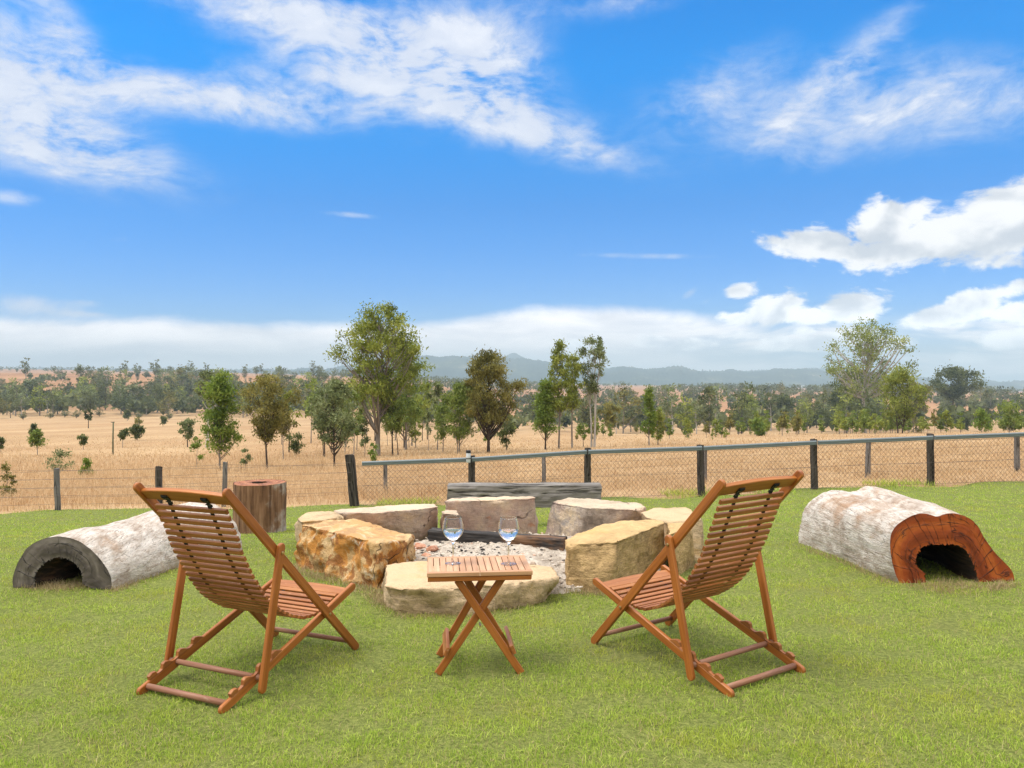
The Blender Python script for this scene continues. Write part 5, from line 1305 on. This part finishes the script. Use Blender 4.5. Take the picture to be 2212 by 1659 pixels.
for s, x, z in ((-1, -.150, .125), (1, .150, .125)):
    mb = MB(); dx = (.205 + .11) / LZ; ex = Vector((0, 1, 0)); up = Vector((-s * -.60, 0, .80))
    up = Vector((s * -.42, 0, .91)).normalized(); sd_ = Vector((0, 1, 0)).cross(up)
    mb.prism([(-HD + .015, -.022), (HD - .02, -.022), (HD - .02, .022), (-HD + .015, .022)], (x + s * .012, 0, z), ex, up, sd_, .018, .002); mb.build('stretcher', M['slat'], table)
mb = MB(); mb.tube([(.003, -HD + .019, LZ * .52), (.003, -HD + .072, LZ * .52)], .005, 10, smooth=False); mb.build('bolt', M['brass'], legs[0])

def wine_glass():
    root = thing('wine_glass', '', 'wine glass', group='wine glasses on the folding table')
    out = [(.0005, 0), (.020, .0004), (.0392, .0008), (.0404, .0010), (.0410, .0016), (.0406, .0023), (.0394, .0026), (.030, .0030), (.014, .0044), (.0075, .0085), (.0046, .018), (.0036, .045), (.0035, .080), (.0040, .098), (.0062, .106), (.0125, .1135), (.0240, .1245), (.0375, .1385), (.0475, .1535), (.0530, .1690), (.0545, .1800), (.0535, .1920), (.0505, .2080), (.0465, .2240), (.04285, .2368), (.04265, .2376), (.04245, .2380), (.04215, .23805)]
    inn = [(.04190, .2379), (.04180, .2375), (.04190, .2366), (.0452, .2235), (.0492, .2078), (.0522, .1920), (.0532, .1800), (.0517, .1694), (.0462, .1542), (.0362, .1396), (.0226, .1256), (.0100, .1160), (.0005, .1130)]
    mb = MB(); mb.lathe(out + inn, n=48); bowl = mb.build('glass_body', M['glass'], root)
    lv = .1720
    wat = [(.0004, .1134), (.0098, .1164), (.0224, .1260), (.0360, .1400), (.0460, .1546), (.0515, .1697), (.0521, lv), (.0515, lv + .0002), (.0004, lv)]
    mb = MB(); mb.lathe(wat, n=48); mb.build('water', M['water'], root)
    return root
g1 = wine_glass(); g2 = copy_tree(g1)
def table_pt(px, py):
    p = pz(px, py, HT + tc.z); return Vector((p.x, p.y, tc.z + HT - .0019))
g1.location = table_pt(978.5, 1217); g2.location = table_pt(1098.6, 1218)
g1['label'] = 'stemmed wine glass of clear water on the darker table leaf beside the first deck chair'
g2['label'] = 'stemmed wine glass of clear water on the paler table leaf beside the second deck chair'

# dark lump in the straw
p = gp(1913, 1026); o = new_obj('field_stone', stone_mesh('field_stone', [Vector(q) for q in [(-.14, -.08, -.05), (.14, -.07, -.05), (.12, .1, -.05), (-.12, .1, -.05), (-.07, 0, .06), (.06, .01, .07)]], M['darkpost'], .5, 70, vox=.02, smooth_it=1)); o.location = p
tag(o, 'dark lump of stone lying in straw behind the chain mesh', 'stone')

# ------------------------------------------------------------------ grass
def blades(name, P, L, Wd, mat, lean, g, seg2=True):
    """one mesh of bent blades rooted at P"""
    n = len(P); th = g.uniform(0, 2 * np.pi, n); ln = np.abs(g.normal(0, lean, n)); la = g.uniform(0, 2 * np.pi, n)
    wx, wy = np.cos(th) * Wd * .5, np.sin(th) * Wd * .5; lx, ly = np.cos(la) * ln, np.sin(la) * ln
    nz = np.sqrt(np.clip(1 - (ln / 2.2) ** 2, .12, 1))
    A = P.copy(); B = P.copy(); A[:, 0] -= wx; A[:, 1] -= wy; B[:, 0] += wx; B[:, 1] += wy
    tip = P + np.stack([lx * L, ly * L, nz * L], 1)
    if not seg2:
        V = np.stack([A, B, tip], 1).reshape(-1, 3); return np_mesh(name, V, [np.arange(3 * n).reshape(-1, 3)], mat)
    mid = P + np.stack([lx * L * .30, ly * L * .30, L * .58 * np.minimum(1, nz + .15)], 1)
    C = mid.copy(); D = mid.copy(); C[:, 0] -= wx * .8; C[:, 1] -= wy * .8; D[:, 0] += wx * .8; D[:, 1] += wy * .8
    V = np.stack([A, B, D, C, tip], 1).reshape(-1, 3); b = np.arange(n)[:, None] * 5
    return np_mesh(name, V, [b + np.array([0, 1, 2, 3]), b + np.array([3, 2, 4])], mat)
g = np.random.default_rng(4)
def scatter(n, y0, y1, pw, xs=.68, pad=.5):
    u = g.uniform(0, 1, n)
    e = 1 - pw
    Y = (y0 ** e + (y1 ** e - y0 ** e) * u) ** (1 / e) if abs(e) > 1e-6 else y0 * (y1 / y0) ** u
    X = g.uniform(-1, 1, n) * (xs * Y + pad)
    return X, Y
X, Y = scatter(500000, 2.6, 13.2, 1.15, .80)
keep = (Y < lawn_edge(X) + .15)
ins = ((X - cx0) / 1.08) ** 2 + ((Y - cy0) / np.where(Y < cy0, .72, 1.0)) ** 2 < 1
cl = np.array([mnoise.noise(Vector((a * 5, b * 5, 0))) + .6 * mnoise.noise(Vector((a * 16, b * 16, 2))) for a, b in zip(X[:], Y[:])])
keep &= ~ins & (g.uniform(0, 1, len(X)) < .74 + cl * 1.35)
X, Y, cl = X[keep], Y[keep], cl[keep]
Lb = g.uniform(.009, .023, len(X)) * (1 + .45 * cl); Wb = g.uniform(.0020, .0038, len(X)) * np.clip(Y / 5, .9, 2.6)
P = np.stack([X, Y, ground_z(X, Y) - .002], 1)
tag(blades('lawn_grass', P, Lb, Wb, M['blade'], .95, g), kind='stuff')
# stray taller and paler stalks in the lawn
X, Y = scatter(9000, 2.6, 12, 1.2); ins = ((X - cx0) / 1.3) ** 2 + ((Y - cy0) / 1.05) ** 2 < 1; X, Y = X[~ins], Y[~ins]
tag(blades('lawn_stalks', np.stack([X, Y, ground_z(X, Y)], 1), g.uniform(.02, .045, len(X)), g.uniform(.0014, .0026, len(X)), M['hay'], 1.5, g), kind='stuff')
# small tufts standing up out of the mown lawn
tx, ty = scatter(900, 2.7, 12, 1.4); ins = ((tx - cx0) / 1.3) ** 2 + ((ty - cy0) / 1.05) ** 2 < 1; tx, ty = tx[~ins], ty[~ins]
k = 16; X = np.repeat(tx, k) + g.normal(0, .022, len(tx) * k); Y = np.repeat(ty, k) + g.normal(0, .022, len(tx) * k)
tag(blades('lawn_tufts', np.stack([X, Y, ground_z(X, Y)], 1), g.uniform(.014, .036, len(X)), g.uniform(.002, .0034, len(X)), M['blade'], 1.0, g), kind='stuff')
# straw of the paddock
X, Y = scatter(310000, 12.85, 48, 1.7, .92, .6)
cl = np.array([mnoise.noise(Vector((a * .9, b * .5, 5))) + .7 * mnoise.noise(Vector((a * 3, b * 1.5, 8))) for a, b in zip(X, Y)])
nearf = _sm((Y - 12.9) / 2.5)
keep = (Y > lawn_edge(X) - .1) & (g.uniform(0, 1, len(X)) < (.35 + .65 * nearf) * (.75 + .7 * cl)); X, Y, cl, nearf = X[keep], Y[keep], cl[keep], nearf[keep]
leftish = _sm((-X / Y + .05) / .25)
Ls = g.uniform(.06, .20, len(X)) * (.35 + .65 * nearf) * (1 + .75 * cl) * (.85 + .75 * leftish); Ws = g.uniform(.004, .008, len(X)) * (Y / 14) ** .8
tag(blades('straw', np.stack([X, Y, ground_z(X, Y) - .01], 1), np.clip(Ls, .03, .5), Ws, M['straw'], .75, g), kind='stuff')
X, Y = scatter(62000, 46, 115, 1.5, .92, 1); cl = np.array([mnoise.noise(Vector((a * .25, b * .10, 5))) for a, b in zip(X, Y)])
keep = g.uniform(0, 1, len(X)) < .6 + cl; X, Y = X[keep], Y[keep]
tag(blades('straw', np.stack([X, Y, ground_z(X, Y) - .02], 1), g.uniform(.06, .20, len(X)), g.uniform(.03, .07, len(X)), M['straw'], .8, g, False), kind='stuff')
# green weeds along the fence foot
X = g.uniform(-3.5, 9.5, 9000); Y = 13.0 + g.normal(.15, .30, 9000); cl = np.array([mnoise.noise(Vector((a * .9, 3, 1))) for a in X]); keep = cl > .10; X, Y = X[keep], Y[keep]
tag(blades('fence_weeds', np.stack([X, Y, ground_z(X, Y)], 1), g.uniform(.03, .12, len(X)), g.uniform(.005, .009, len(X)), M['blade'], .8, g), kind='stuff')
# dry uncut grass round the feet of the stones and logs
pts = []
def fringe(path, n, sp, px_path=True):
    Q = resample([tuple(gp(*q))[:2] if px_path else q for q in path], 60)
    i = g.integers(0, 60, n); pts.append(Q[i] + g.normal(0, sp, (n, 2)))
fringe([z3(70, 500), z3(220, 560), z3(400, 600), z3(510, 640)], 1500, .05); fringe([z3(505, 640), z3(545, 690)], 500, .045)
fringe([z3(540, 700), z3(640, 755), z3(1000, 755), z3(1300, 700)], 500, .03); fringe([z3(1480, 625), z3(1690, 645), z3(2030, 520)], 900, .035); fringe([z3(2030, 520), z3(2160, 500), z3(2210, 470)], 700, .06)
fringe([z6(840, 1045), z6(1000, 980), z6(1340, 850)], 800, .03); fringe([z6(265, 1010), z6(640, 1010)], 900, .06)
fringe([z5(1310, 1080), z5(1550, 1060), z5(1800, 1060)], 700, .085); fringe([z5(1000, 1040), z5(600, 850), z5(210, 720)], 500, .03); fringe([z5(1890, 1085), z5(2110, 1040)], 350, .03)
Q = np.concatenate(pts); n = len(Q)
tag(blades('dry_grass_fringe', np.stack([Q[:, 0], Q[:, 1], ground_z(Q[:, 0], Q[:, 1]) - .004], 1), g.uniform(.015, .065, n), g.uniform(.0020, .0038, n), M['hay'], 1.5, g), kind='stuff')

# ------------------------------------------------------------------ the air
def air():
    m = bpy.data.materials.new('pale_haze'); m.use_nodes = True; t = NT(m.node_tree)
    out = t.node('ShaderNodeOutputMaterial'); v = t.node('ShaderNodeVolumePrincipled')
    v.inputs['Color'].default_value = (.70, .88, 1.0, 1); v.inputs['Density'].default_value = HAZE; v.inputs['Anisotropy'].default_value = -.4
    t.link(v.outputs[0], out.inputs['Volume'])
    mb = MB(); mb.box((-9800, -60, -330), (9800, 9600, 214)); o = mb.build('haze', m); tag(o, kind='stuff')
HAZE = 2.3e-4
air()
